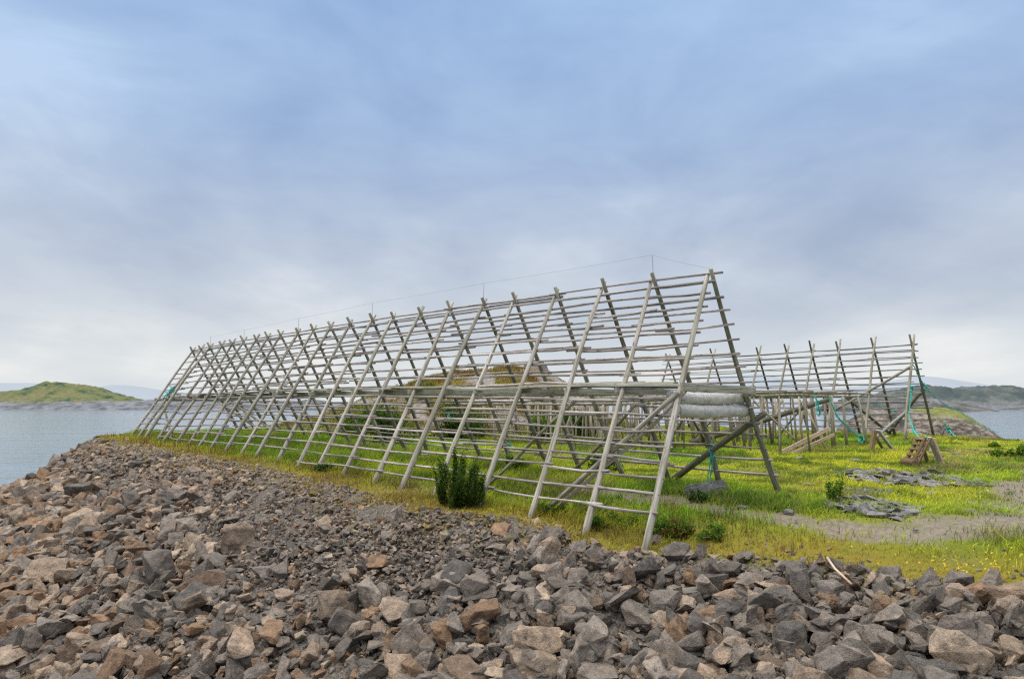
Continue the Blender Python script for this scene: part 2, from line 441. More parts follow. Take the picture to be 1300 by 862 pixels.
def build_far():
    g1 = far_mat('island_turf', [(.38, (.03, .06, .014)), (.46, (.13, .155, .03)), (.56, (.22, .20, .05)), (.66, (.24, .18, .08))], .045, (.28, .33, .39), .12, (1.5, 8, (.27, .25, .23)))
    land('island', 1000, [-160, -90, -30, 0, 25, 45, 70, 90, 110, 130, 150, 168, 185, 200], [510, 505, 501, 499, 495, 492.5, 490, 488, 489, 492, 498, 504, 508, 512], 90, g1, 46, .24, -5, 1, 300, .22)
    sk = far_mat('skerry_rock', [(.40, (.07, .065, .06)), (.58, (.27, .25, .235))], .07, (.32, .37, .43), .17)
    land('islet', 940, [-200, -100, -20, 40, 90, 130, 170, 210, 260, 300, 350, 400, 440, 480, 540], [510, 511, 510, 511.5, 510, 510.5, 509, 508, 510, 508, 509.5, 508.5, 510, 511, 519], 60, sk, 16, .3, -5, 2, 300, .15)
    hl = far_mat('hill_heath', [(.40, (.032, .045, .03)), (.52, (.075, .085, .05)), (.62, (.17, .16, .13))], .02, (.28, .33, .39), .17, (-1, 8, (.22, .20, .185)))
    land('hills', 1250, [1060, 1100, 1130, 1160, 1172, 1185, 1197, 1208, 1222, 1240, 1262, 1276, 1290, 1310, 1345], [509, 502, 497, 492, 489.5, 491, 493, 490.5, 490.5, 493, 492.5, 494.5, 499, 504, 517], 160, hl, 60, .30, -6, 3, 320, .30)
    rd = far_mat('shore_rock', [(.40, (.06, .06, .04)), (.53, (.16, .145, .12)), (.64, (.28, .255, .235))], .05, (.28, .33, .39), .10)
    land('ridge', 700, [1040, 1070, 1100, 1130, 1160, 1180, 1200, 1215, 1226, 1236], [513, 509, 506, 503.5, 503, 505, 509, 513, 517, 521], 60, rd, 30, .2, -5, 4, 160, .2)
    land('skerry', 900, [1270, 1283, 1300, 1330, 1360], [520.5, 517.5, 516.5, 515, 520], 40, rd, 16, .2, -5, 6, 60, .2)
    mt = far_mat('distant_mountain', [(.3, (.31, .335, .36)), (.7, (.335, .36, .38))], .0006)  # bluish aerial haze put straight into the mountain base colour
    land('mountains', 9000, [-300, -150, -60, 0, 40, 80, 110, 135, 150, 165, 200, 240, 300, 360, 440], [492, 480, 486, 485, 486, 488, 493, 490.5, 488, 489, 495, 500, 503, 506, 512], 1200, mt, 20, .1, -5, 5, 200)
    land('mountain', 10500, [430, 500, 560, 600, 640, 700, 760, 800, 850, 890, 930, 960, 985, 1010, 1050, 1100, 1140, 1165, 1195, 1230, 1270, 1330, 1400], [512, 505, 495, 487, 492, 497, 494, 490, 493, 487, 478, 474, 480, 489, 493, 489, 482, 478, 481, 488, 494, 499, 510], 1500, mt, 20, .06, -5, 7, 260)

def build_headland():
    # low rounded rock point with a turf cap, about 120 m away
    nx, ny = 150, 60
    px = np.linspace(1070, 1268, nx); top = np.interp(px, [1070, 1085, 1110, 1135, 1160, 1185, 1205, 1222, 1240, 1252, 1262, 1268], [560, 535, 523, 520, 518, 516.5, 517.5, 521, 531, 541, 551, 560])
    D = 118.0; H = (HOR - top) / F * D + CAMZ
    B = np.linspace(-1, 1, ny); X = (((1070 + (px - 1070) * .83) - PX) / F * D)[:, None] * np.ones((1, ny)); Y = D + 11 * B[None, :] + 0 * X
    prof = np.clip(1 - np.abs(B[None, :]) ** 2.2, 0, 1) ** .8
    n = fbm(X * .22, Y * .22, 5) - .5; lay = fbm(X * .1 + Y * .05, Y * .9 + X * .3, 4) - .5
    Z = -4.6 + (H[:, None] + 4.6) * prof + (n * 2.4 + lay * 2.0) * (1 - .5 * prof) 
    idx = np.arange(nx * ny).reshape(nx, ny)
    Q = np.stack([idx[:-1, :-1], idx[1:, :-1], idx[1:, 1:], idx[:-1, 1:]], -1).reshape(-1, 4)
    turf = smooth(.5, .95, prof + n * .7) * smooth(1150, 1175, px)[:, None] * smooth(1245, 1225, px)[:, None]
    m, nt, b = new_mat('headland_rock')
    pos = N(nt, 'ShaderNodeNewGeometry').outputs['Position']
    f = noise_tex(nt, vmul(nt, pos, (.7, .35, 1.6)), .8, 9, .74); f2 = noise_tex(nt, vmul(nt, pos, (.6, .25, 2.2)), 2.2, 7, .7)
    c = ramp(nt, f, [(.41, (.035, .028, .022)), (.5, (.15, .115, .083)), (.57, (.33, .27, .21))])
    c = mix(nt, math_n(nt, 'MULTIPLY', math_n(nt, 'SUBTRACT', f2, .5, True), 3.5, True), c, (.10, .085, .075))
    sp = N(nt, 'ShaderNodeSeparateXYZ'); nt.links.new(pos, sp.inputs[0])
    mr = N(nt, 'ShaderNodeMapRange'); nt.links.new(sp.outputs[2], mr.inputs[0]); mr.inputs[1].default_value = -2.0; mr.inputs[2].default_value = -3.4
    c = mix(nt, math_n(nt, 'MULTIPLY', mr.outputs[0], .8), c, (.17, .11, .035))
    c = mix(nt, attr(nt, 'turf').outputs['Fac'], c, ramp(nt, f2, [(.35, (.11, .13, .02)), (.65, (.25, .25, .05))]))
    nt.links.new(c, b.inputs['Base Color']); b.inputs['Roughness'].default_value = .95
    bump(nt, b, f2, .8, .4)
    link('headland', mesh_np('headland', np.stack([X, Y, Z], -1).reshape(-1, 3), Q, m, {'turf': ('FLOAT', turf.ravel())}, True), kind='structure')

def build_knoll():
    # bare rock dome at the top of the mound
    c = np.array([1.6, 45.0]); nu, nv = 90, 44
    u = np.linspace(0, 2 * math.pi, nu, endpoint=False); v = np.linspace(0, 1, nv)
    Uu, Vv = np.meshgrid(u, v, indexing='ij')
    rad = 3.0 * Vv ** .8; zt = 5.35 - 4.0 * Vv ** 1.12
    X = c[0] + rad * np.cos(Uu) * np.where(np.cos(Uu) < 0, 1.35, .85); Y = c[1] + rad * np.sin(Uu) * 1.3
    n = fbm(X * .9, Y * .9 + zt * .6, 5) - .5; l2 = fbm(X * .5 + 7, zt * 2.4, 4) - .5
    X = X + n * .5 * np.cos(Uu) * (Vv > .05) + l2 * .35 * np.cos(Uu) * Vv; Z = zt + n * .5; Y = Y + l2 * .4 * np.sin(Uu) * Vv
    idx = np.arange(nu * nv).reshape(nu, nv); nx = np.roll(idx, -1, 0)
    Q = np.stack([idx[:, :-1], idx[:, 1:], nx[:, 1:], nx[:, :-1]], -1).reshape(-1, 4)
    m, nt, b = new_mat('knoll_rock')
    geo = N(nt, 'ShaderNodeNewGeometry'); pos = geo.outputs['Position']
    f = noise_tex(nt, vmul(nt, pos, (1, 1, 2)), .9, 7, .68); f2 = noise_tex(nt, pos, 4, 6, .65)
    cc = ramp(nt, f, [(.36, (.06, .05, .042)), (.5, (.19, .165, .14)), (.64, (.28, .255, .23))])
    k = math_n(nt, 'MULTIPLY', math_n(nt, 'SUBTRACT', noise_tex(nt, pos, .9, 6), .46, True), 6, True)
    cc = mix(nt, math_n(nt, 'MULTIPLY', k, .85), cc, (.20, .115, .025))
    cc = mix(nt, math_n(nt, 'MULTIPLY', math_n(nt, 'SUBTRACT', f2, .55, True), 3, True), cc, (.07, .06, .055))
    nt.links.new(cc, b.inputs['Base Color']); b.inputs['Roughness'].default_value = .95
    bump(nt, b, math_n(nt, 'ADD', f, f2), .8, .2)
    link('hill', mesh_np('hill', np.stack([X, Y, Z], -1).reshape(-1, 3), Q, m, None, True), kind='structure')

# ------------------------------------------------------------------ A-frame drying racks
T1 = [0, 1.49, 2.94, 4.52, 6.1, 7.39, 8.97, 10.46, 12.0, 13.26, 14.73, 16.11, 17.43, 18.68, 20.19, 21.39, 22.52, 23.83, 25.13, 26.3, 27.7, 28.9, 30.0]
WID = 5.41
def ridge_z(t): return 5.236 + .587 * t / 40 - .814 * (t / 40) ** 2
def gz(s, t): return float(terrain(s, t))

def rail_side(t_list, side, foot, apex, spacing, n_lvl, r, out, first, seg_bays, over0, over1, yaw=0):
    """Segments (p0, p1) of the rails of one sloping face; foot(t), apex(t) give points in (s, z)."""
    segs = []
    nb = len(t_list) - 1
    for k in range(n_lvl):
        i = 0; first_len = random.choice([1, 2, 2, 3]) if seg_bays > 2 else 1
        drop = rng.normal() * .02
        while i < nb:
            j = min(nb, i + (first_len if i == 0 else seg_bays + random.choice([-1, 0, 0, 1])))
            if nb - j == 1: j = nb
            ends = []
            for q, e in ((i, -1), (j, 1)):
                t = t_list[q]
                f, a = np.array(foot(t)), np.array(apex(t)); d = f - a; Ln = np.linalg.norm(d); d = d / Ln
                nrm = np.array([-side * abs(d[1]), abs(d[0])])
                kk = first + k * spacing + drop
                ends.append((kk, Ln, a + d * kk + nrm * out, t, q))
            if ends[0][0] < ends[0][1] - .12 and ends[1][0] < ends[1][1] - .12:
                (_, _, pa, ta, _), (_, _, pb, tb, _) = ends
                oa = over0 * (.5 + rng.random()) if i == 0 else .10 + .22 * rng.random()
                ob = over1 * (.5 + rng.random()) if j == nb else .10 + .22 * rng.random()
                jz = rng.normal(size=2) * .014
                # overlap at the joint: neighbouring rails sit one above the other
                lift = .035 if (i // max(seg_bays, 1)) % 2 else -.012
                p0 = W(pa[0], ta - oa, pa[1] + lift + jz[0]); p1 = W(pb[0], tb + ob, pb[1] + lift + jz[1])
                segs.append((p0, p1))
            i = j
    return segs

def build_rack_one():
    base = W(WID / 2, 15, .6)
    root = empty('drying_rack', base, 'long A-frame fish drying rack of grey poles standing above the rubble bank', 'drying rack')
    H = root
    foots = {}
    for i, t in enumerate(T1):
        for side in (-1, 1):
            s0 = 0.0 if side < 0 else WID
            gzz = zleft(t) if side < 0 else gz(WID, t)
            f = np.array([s0, gzz - .12 - (.26 if i < 2 and side < 0 else .1 if i == 2 and side < 0 else 0)]); a = np.array([WID / 2, ridge_z(t)])
            f = f + np.array([rng.normal() * .05 * (i > 2), 0]); d = a - f; d /= np.linalg.norm(d)
            ext = .2 if i == 0 else (.27 + rng.random() * .12)
            top = a + d * ext
            dt = -.05 * side; lean = rng.normal() * .05 * (i > 0)
            mb = MB(); r0 = .066 + rng.random() * .016
            mb.pole(W(f[0], t + dt + lean, f[1]), W(top[0], t + dt * 1.6, top[1]), r0, .043 + rng.random() * .008, 10, .045, .5)
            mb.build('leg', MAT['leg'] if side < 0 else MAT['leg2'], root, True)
            foots[i, side] = f
    segs = []
    apex = lambda t: (WID / 2, ridge_z(t))
    segs += [(p, 'l') for p in rail_side(T1, -1, lambda t: (0, zleft(t) - .05), apex, .326, 17, .034, .09, .10, 2, .05, .25)]
    segs += [(p, 'r') for p in rail_side(T1, 1, lambda t: (WID, gz(WID, t)), apex, .345, 15, .034, .09, .16, 3, .18, .25)]
    # ridge rails lying in the crotches
    for i in range(0, 22, 3):
        j = min(22, i + 3)
        segs.append(((W(WID / 2 + .01, T1[i] - .3, ridge_z(T1[i]) + .09), W(WID / 2 - .01, T1[j] + .25, ridge_z(T1[j]) + .1)), 'l'))
    def shown(sg):
        a, b = project(sg[0][0]), project(sg[0][1]); return np.hypot(a[0] - b[0], a[1] - b[1]) / max(1, .5 * (a[2] + b[2])) ** .5
    segs.sort(key=shown, reverse=True)
    rest = MB()
    for n, ((p0, p1), sd) in enumerate(segs):
        r = .027 + rng.random() * .009
        if rng.random() < .5: p0, p1 = p1, p0
        mb = MB() if n < 100 else rest
        mb.pole(p0, p1, r, r * (.72 + rng.random() * .2), 8 if n < 100 else 6, .017, .5, rng.random() * .015)
        if n < 100: mb.build('rail', MAT['rail'], root, True)
    rest.build('rail', MAT['rail'], root, True, kind='stuff')
    # collar beams and walkway planks at half height
    zc = lambda t: ridge_z(t) - 2.40
    for i, t in enumerate(T1):
        hw = (ridge_z(t) - zc(t)) / (ridge_z(t) - zleft(t)) * WID / 2
        mb = MB()
        if i == 0: mb.board(W(WID / 2 - hw - .22, t - .12, zc(t) + .02), W(WID / 2 + hw + .3, t - .12, zc(t) - .02), .17, .06, (0, 0, 1))
        else: mb.board(W(WID / 2 - hw - .12, t + .09, zc(t) - .05), W(WID / 2 + hw * .9 + .1, t + .09, zc(t) - .07), .14, .05, (0, 0, 1))
        mb.build('crossbeam', MAT['plank'], root)
    t = .1
    while t < 29:
        ln = 2.7 + rng.random() * 1.8
        for q in range(2 if rng.random() < .65 else 1):
            ss = WID / 2 - 1.22 + q * .2 + rng.normal() * .03
            te = min(30.4, t + ln)
            zz = .05 + .05 * (rng.random() < .3)
            mb = MB(); mb.board(W(ss, t - .1 + q * .3, zc(t) + zz), W(ss + rng.normal() * .05, te + q * .3, zc(te) + zz), .19, .055, (*M, rng.normal() * .12), .03)
            mb.build('plank', MAT['plank'], root)
        t += ln - .15
    # thin deck planks seen doubled at the far half
    for t in (13.5, 15.2, 18.0, 21.5):
        mb = MB(); mb.board(W(WID / 2 - .8, t, zc(t) + .3), W(WID / 2 - .75, t + 2.8, zc(t + 2.8) + .26), .2, .05, (*M, .1), .03)
        mb.build('plank', MAT['plank'], root)
    # braces
    def brace(p0, p1, r, mat, n=8):
        mb = MB(); mb.pole(p0, p1, r, r * .8, n, .03); mb.build('brace', MAT[mat], root, True)
    brace(W(.62, 3.15, gz(.62, 3.15) - .02), W(1.32, .02, 2.75), .06, 'leg')
    brace(W(.78, 3.0, gz(.78, 3.0) - .02), W(1.5, -.05, 2.78), .045, 'leg')
    brace(W(WID - .02, 2.98, gz(WID, 2.98) - .02), W(WID - 1.22 + .18, -.28, 2.32), .082, 'dark')
    brace(W(1.9, 6.4, gz(1.9, 6.4)), W(1.55, 2.9, 2.6), .05, 'leg2')
    brace(W(WID - .3, 6.2, gz(WID - .3, 6.2)), W(WID - 1.3, 3.1, 2.5), .05, 'leg2')
    for t0, t1, sd in ((25.5, 29.9, .45), (24.2, 28.9, WID - .5), (26.3, 30, WID - .4)):
        s1 = 1.3 if sd < 2 else WID - 1.4
        brace(W(sd, t0, gz(sd, t0)), W(s1, t1, zc(t1)), .055, 'leg2')
    # thin lightning-like rods and a bird wire strung over them
    tips = []
    for i, hgt in ((0, .12), (1, .62), (5, .62), (9, .62), (13, .55), (17, .5), (20, .5)):
        b0 = W(WID / 2, T1[i], ridge_z(T1[i]) + .1); tip = b0 + np.array([0, 0, hgt]); tips.append(tip)
        if i:
            mb = MB(); mb.pole(b0, tip, .008, .006, 5, .01); mb.build('rod', MAT['wire'], root)
    mb = MB()
    for a, b in zip(tips[:-1], tips[1:]):
        k = np.linspace(0, 1, 9)[:, None]; pts = a + (b - a) * k; pts[:, 2] -= (.02 * 4 * k * (1 - k))[:, 0]
        mb.path(pts, [.0028] * 9, 4, 0)
    mb.build('wire', MAT['wire'], root)
    return root

def build_rack_two():
    apx = [1158, 1109, 1064, 1031, 999, 963, 905, 848]
    lf = np.array(ground_at(1153, 562)[:2]); s0, tb = ST(*lf)
    W2 = 5.0; sm = s0 + W2 / 2
    ts = []
    for p in apx:
        k = (p - PX) / F; best = None
        for t in np.arange(tb - 3, tb + 24, .02):
            P = W(sm, t, 5.8); e = abs(project(P)[0] - p)
            if best is None or e < best[0]: best = (e, t)
        ts.append(best[1])
    ts = sorted(ts)
    zr = lambda t: 5.66 - .012 * (t - ts[0])
    root = empty('drying_rack', W(sm, .5 * (ts[0] + ts[-1]), .6), 'shorter A-frame drying rack behind the post platforms, nearest the far water', 'drying rack')
    for i, t in enumerate(ts):
        for side in (-1, 1):
            ss = s0 if side < 0 else s0 + W2
            f = np.array([ss, gz(ss, t) - .1]); a = np.array([sm, zr(t)]); d = (a - f) / np.linalg.norm(a - f)
            top = a + d * (.35 + .2 * rng.random())
            mb = MB(); mb.pole(W(f[0], t + .05 * side, f[1]), W(top[0], t + .05 * side, top[1]), .075, .05, 8, .03)
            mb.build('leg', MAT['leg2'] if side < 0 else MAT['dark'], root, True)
    apex = lambda t: (sm, zr(t))
    for side, ss in ((-1, s0), (1, s0 + W2)):
        for p0, p1 in rail_side(ts, side, lambda t: (ss, gz(ss, t)), apex, .36, 14, .03, .1, .14, 4, .2, .3):
            mb = MB(); mb.pole(p0, p1, .029, .023, 6, .03, 1.0, .02); mb.build('rail', MAT['railfar'], root, True)
    def brace(p0, p1, r, mat):
        mb = MB(); mb.pole(p0, p1, r, r * .85, 8, .02); mb.build('brace', MAT[mat], root, True)
    t0 = ts[0]; hw = lambda z: (zr(t0) - z) / (zr(t0) - .65) * W2 / 2
    brace(W(sm - hw(4.4), t0, 4.4), W(s0 + .5, ts[1] + 1.5, 2.2), .07, 'leg')
    brace(W(sm + hw(3.3), t0, 3.3), W(s0 + W2 - .2, ts[1] + .6, .65), .08, 'dark')
    brace(W(sm - hw(2.2), t0, 2.2), W(s0 - .6, ts[1] - .6, gz(s0 - .6, ts[1] - .6)), .07, 'silver')
    brace(W(sm - hw(3.1), t0 + .1, 3.1), W(sm + hw(3.1), t0 + .1, 3.15), .05, 'plank')
    brace(W(sm + .4, ts[2], 3.0), W(s0 + W2, ts[1], .65), .08, 'dark')
    for i in range(1, len(ts), 2):
        brace(W(sm - hw(3.0), ts[i], 3.0), W(sm + hw(3.0), ts[i], 3.0), .05, 'post')
    return s0, sm, W2, ts, zr

# ------------------------------------------------------------------ flat racks on posts
def build_platform(s0, s1, t0, t1, zt, label, seed):
    rs = random.Random(seed)
    root = empty('drying_platform', W((s0 + s1) / 2, (t0 + t1) / 2, .6), label, 'drying platform', 'flat drying platforms on posts')
    ns = 4; nt_ = int((t1 - t0) / 1.15) + 1
    for i in range(ns):
        for j in range(nt_):
            s = s0 + (s1 - s0) * i / (ns - 1) + rs.gauss(0, .16); t = t0 + (t1 - t0) * j / (nt_ - 1) + rs.gauss(0, .25)
            g = gz(s, t); mb = MB(); r = .036 + rs.random() * .032
            mb.pole(W(s + rs.gauss(0, .15), t + rs.gauss(0, .15), g - .1), W(s, t, zt - .04 + rs.random() * .06), r, r * .85, 8, .02)
            mb.build('post', MAT['post'], root, True)
    for j in range(nt_):
        t = t0 + (t1 - t0) * j / (nt_ - 1); mb = MB()
        mb.pole(W(s0 - .3, t + .08, zt - .02), W(s1 + .3, t + .08, zt + .02), .06, .05, 8, .02); mb.build('beam', MAT['plank'], root, True)
    nr = int((s1 - s0) / .42)
    for k in range(nr + 1):
        s = s0 + (s1 - s0) * k / nr; tm = t0 + (t1 - t0) * (.4 + rs.random() * .25)
        for a, b in ((t0 - .35 - rs.random() * .4, tm + .3), (tm - .3, t1 + .3)):
            mb = MB(); mb.pole(W(s, a, zt + .12 + rs.random() * .04), W(s + rs.gauss(0, .08), b, zt + .12 + rs.random() * .05), .043, .034, 7, .03, .8, .02)
            mb.build('rail', MAT['rail'], root, True)
    for k in range(max(3, nt_ // 3)):
        t = t0 + (t1 - t0) * rs.random(); s = s0 + (s1 - s0) * rs.choice([0, 1 / 3, 2 / 3, 1]); dt = rs.choice([-1, 1]) * (1.3 + rs.random())
        t2 = min(t1, max(t0, t + dt))
        mb = MB(); mb.pole(W(s, t, zt - .2), W(s + rs.gauss(0, .1), t2, gz(s, t2)), .05, .045, 7, .02); mb.build('brace', MAT[rs.choice(['post', 'dark', 'leg2'])], root, True)
        t = t0 + (t1 - t0) * rs.random(); sa = s0 + (s1 - s0) * rs.choice([0, 1 / 3, 2 / 3]); sb = sa + (s1 - s0) / 3
        if rs.random() < .5: sa, sb = sb, sa
        mb = MB(); mb.pole(W(sa, t, zt - .2), W(sb, t + rs.gauss(0, .2), gz(sb, t)), .05, .045, 7, .02); mb.build('brace', MAT[rs.choice(['post', 'dark', 'leg2'])], root, True)
    return root

# ------------------------------------------------------------------ ropes, rolls, trestles, driftwood
def rope(pts, label, r=.022, strands=1, tufts=0):
    mb = MB(); pts = np.asarray(pts, float); r = r * .75
    for q in range(strands):
        P = []
        for a, b in zip(pts[:-1], pts[1:]):
            m = max(4, int(np.linalg.norm(b - a) / .15)); k = np.linspace(0, 1, m, endpoint=False)[:, None]
            P.append(a + (b - a) * k + np.array([0, 0, -1]) * (.12 * np.linalg.norm(b - a) * k * (1 - k)) * .5)
        P = np.concatenate(P + [pts[-1:]]); P = P + rng.normal(size=P.shape) * .012 + rng.normal(size=3) * .02 * (q > 0)
        mb.path(P, [r] * len(P), 6, .15)
    for q in range(tufts):        # knots and loose coils tied along the rope
        c = pts[rng.integers(len(pts))] + rng.normal(size=3) * .03; th = np.linspace(0, 9, 26)
        R = .05 + rng.random() * .06
        mb.path(c + np.stack([np.cos(th) * R, np.sin(th * 1.3) * R, np.cos(th * .7) * R * 1.4 - .04], -1), [r * .9] * 26, 5, .1)
    return thing_mesh('rope', mb, MAT['rope'], label, 'rope')

def build_roll(px0, px1, y, t0, t1, label, rad):
    a = on_t(px0, y, t0); b = on_t(px1, y + .5, t1); m = 60; k = np.linspace(0, 1, m)
    pts = a + (b - a) * k[:, None]; pts[:, 2] -= .045 * np.sin(k * math.pi)
    mb = MB(); n = 24; V = []; G = []
    d = (b - a) / np.linalg.norm(b - a); ax = np.cross(d, [0, 0, 1]); ax /= np.linalg.norm(ax); up = np.cross(ax, d)
    for i in range(m):
        for j in range(n):
            th = 2 * math.pi * j / n
            r = rad * (1 + .07 * mnoise.noise(Vector((k[i] * 7, math.cos(th) * 1.5, math.sin(th) * 1.5 + y))) + .05 * mnoise.noise(Vector((k[i] * 26 + th, math.cos(th) * 5, math.sin(th) * 5))))
            if i in (0, m - 1): r *= .93
            V.append(pts[i] + ax * r * math.cos(th) + up * r * math.sin(th) * 1.0); G.append((k[i] * 3, math.cos(th) * .1, math.sin(th) * .1))
    Q = [(i * n + j, i * n + (j + 1) % n, (i + 1) * n + (j + 1) % n, (i + 1) * n + j) for i in range(m - 1) for j in range(n)]
    for e, i in ((0, 0), (1, m - 1)):
        c = len(V); V.append(pts[i]); G.append((0, 0, 0))
        for j in range(0, n, 2):
            q = (i * n + j, i * n + (j + 1) % n, i * n + (j + 2) % n, c); Q.append(q if e else q[::-1])
    mb.add(V, Q, G)
    o = thing_mesh('cloth_roll', mb, MAT['cloth'], label, 'cloth roll', 'white rolls slung at the rack end', None, True)
    for q in (.08, .93):     # tie straps
        c = a + (b - a) * q; th = np.linspace(0, 2 * math.pi, 20); mb = MB()
        mb.path(c + np.outer(np.cos(th), ax) * rad * 1.04 + np.outer(np.sin(th), up) * rad * 1.08 - np.array([0, 0, .02]), [.007] * 20, 5, 0)
        mb.build('strap', MAT['wire'], o)

def build_trestles():
    right = np.array([1.0, 0, 0]); back = np.array([0, 1.0, 0])
    c = ground_at(1180, 590); gzf = lambda p: float(terrain(*ST(p[0], p[1])))
    sc = c[1] / F                                   # metres per survey pixel here
    root = empty('trestle', c, 'trestle of brown pallet boards leaned against a grey board, tied to a teal rope', 'trestle')
    P = lambda dx, dz, dy=0: np.array([c[0] + dx * sc, c[1] + dy, c[2] + dz * sc])
    MB().board(P(2, 34), P(14, 2), .30, .05, back).build('board', MAT['silver'], root)
    MB().board(P(-1, 33, .35), P(7, 0, .4), .09, .09, back).build('leg', MAT['brown'], root)
    MB().board(P(1, 33, -.3), P(11, 0, -.32), .10, .06, back).build('leg', MAT['fresh'], root)
    for q in range(5):
        MB().board(P(-4 - q * 4.0, 32 - q * 6.4, -.24), P(-4.4 - q * 4.0, 31.5 - q * 6.4, .5), .085, .03, (.45, 0, .8)).build('slat', MAT['brown'], root)
    for dy, ex in ((-.22, 0), (-.12, -3.5), (.12, 1.5), (.45, 0)):
        MB().board(P(-1 + ex, 33, dy), P(-20 + ex, 1, dy), .10, .07, back).build('stringer', MAT['brown'], root)
    MB().board(P(-22, 1.2, -.5), P(22, .8, -.45), .14, .04, back).build('base_board', MAT['brown'], root)
    MB().board(P(10, 5, -.55), P(30, -4, -.9), .09, .04, back).build('base_board', MAT['fresh'], root)
    MB().board(P(13, 14, .5), P(20, 26, .6), .1, .04, back).build('board', MAT['fresh'], root)
    mb = MB(); mb.pole(P(-27, 3, -.45), P(-25, 3, .35), .11, .11, 10, 0); mb.build('roll', MAT['brown'], root)
    c = ground_at(1123, 572); sc = c[1] / F
    root = empty('trestle', c, 'smaller trestle of one dark post and one pale board by the platform corner', 'trestle')
    P = lambda dx, dz, dy=0: np.array([c[0] + dx * sc, c[1] + dy, c[2] + dz * sc])
    MB().board(P(-11, 24), P(-17, -1), .26, .12, back).build('leg', MAT['brown'], root)
    MB().board(P(-6, 25), P(9, 3), .3, .05, back).build('board', MAT['silver'], root)
    MB().board(P(-6, 22, .4), P(4, 2, .4), .1, .08, back).build('leg', MAT['brown'], root)
    MB().board(P(-16, .8, -.2), P(12, .6, -.2), .2, .09, back).build('base_board', MAT['brown'], root)
    MB().board(P(0, 14, .3), P(14, 17, .5), .12, .05, back).build('board', MAT['fresh'], root)

# ------------------------------------------------------------------ stones
def hull_rock(seed, detail):
    r = random.Random(seed); bm = bmesh.new()
    ax = (1.0, .62 + r.random() * .3, .42 + r.random() * .34)
    n = r.choice([9, 11, 13, 15])
    for _ in range(n):
        v = Vector((r.uniform(-1, 1), r.uniform(-1, 1), r.uniform(-1, 1)))
        m = max(abs(v.x), abs(v.y), abs(v.z)); v = v / m * r.uniform(.8, 1.0) * .55 + v.normalized() * .45
        bm.verts.new((v.x * ax[0], v.y * ax[1], v.z * ax[2]))
    bmesh.ops.convex_hull(bm, input=bm.verts[:])
    for v in [v for v in bm.verts if not v.link_faces]: bm.verts.remove(v)
    bmesh.ops.dissolve_limit(bm, angle_limit=.22, verts=bm.verts[:], edges=bm.edges[:])
    bmesh.ops.bevel(bm, geom=bm.edges[:] , offset=.045 if detail else .05, segments=2 if detail else 1, affect='EDGES', profile=.6, clamp_overlap=True)
    bmesh.ops.triangulate(bm, faces=bm.faces[:])
    if detail:
        for _ in range(3):
            long = [e for e in bm.edges if e.calc_length() > .22]
            if long: bmesh.ops.subdivide_edges(bm, edges=long, cuts=1)
            bmesh.ops.triangulate(bm, faces=bm.faces[:])
        bm.normal_update(); off = Vector((r.random() * 90, r.random() * 90, r.random() * 90))
        for v in bm.verts:
            d = mnoise.noise(v.co * 2.2 + off) * .075 + mnoise.noise(v.co * 6 + off) * .03
            d -= .05 * max(0, mnoise.noise(Vector((v.co.x * 1.2, v.co.y * 1.2, v.co.z * 7)) + off))
            v.co += v.normal * d
    V = np.array([v.co[:] for v in bm.verts]); bm.verts.index_update()
    T = np.array([[v.index for v in f.verts] for f in bm.faces]); bm.free()
    return V, T
TONES = {'dark grey': [(0.172, 0.141, 0.112), (0.211, 0.173, 0.140), (0.146, 0.125, 0.103)],
         'mid grey': [(0.261, 0.210, 0.163), (0.302, 0.243, 0.189), (0.218, 0.180, 0.143)],
         'pale tan': [(0.398, 0.284, 0.192), (0.357, 0.260, 0.180), (0.432, 0.323, 0.225)],
         'rusty brown': [(0.271, 0.167, 0.096), (0.310, 0.185, 0.102), (0.225, 0.148, 0.096)]}

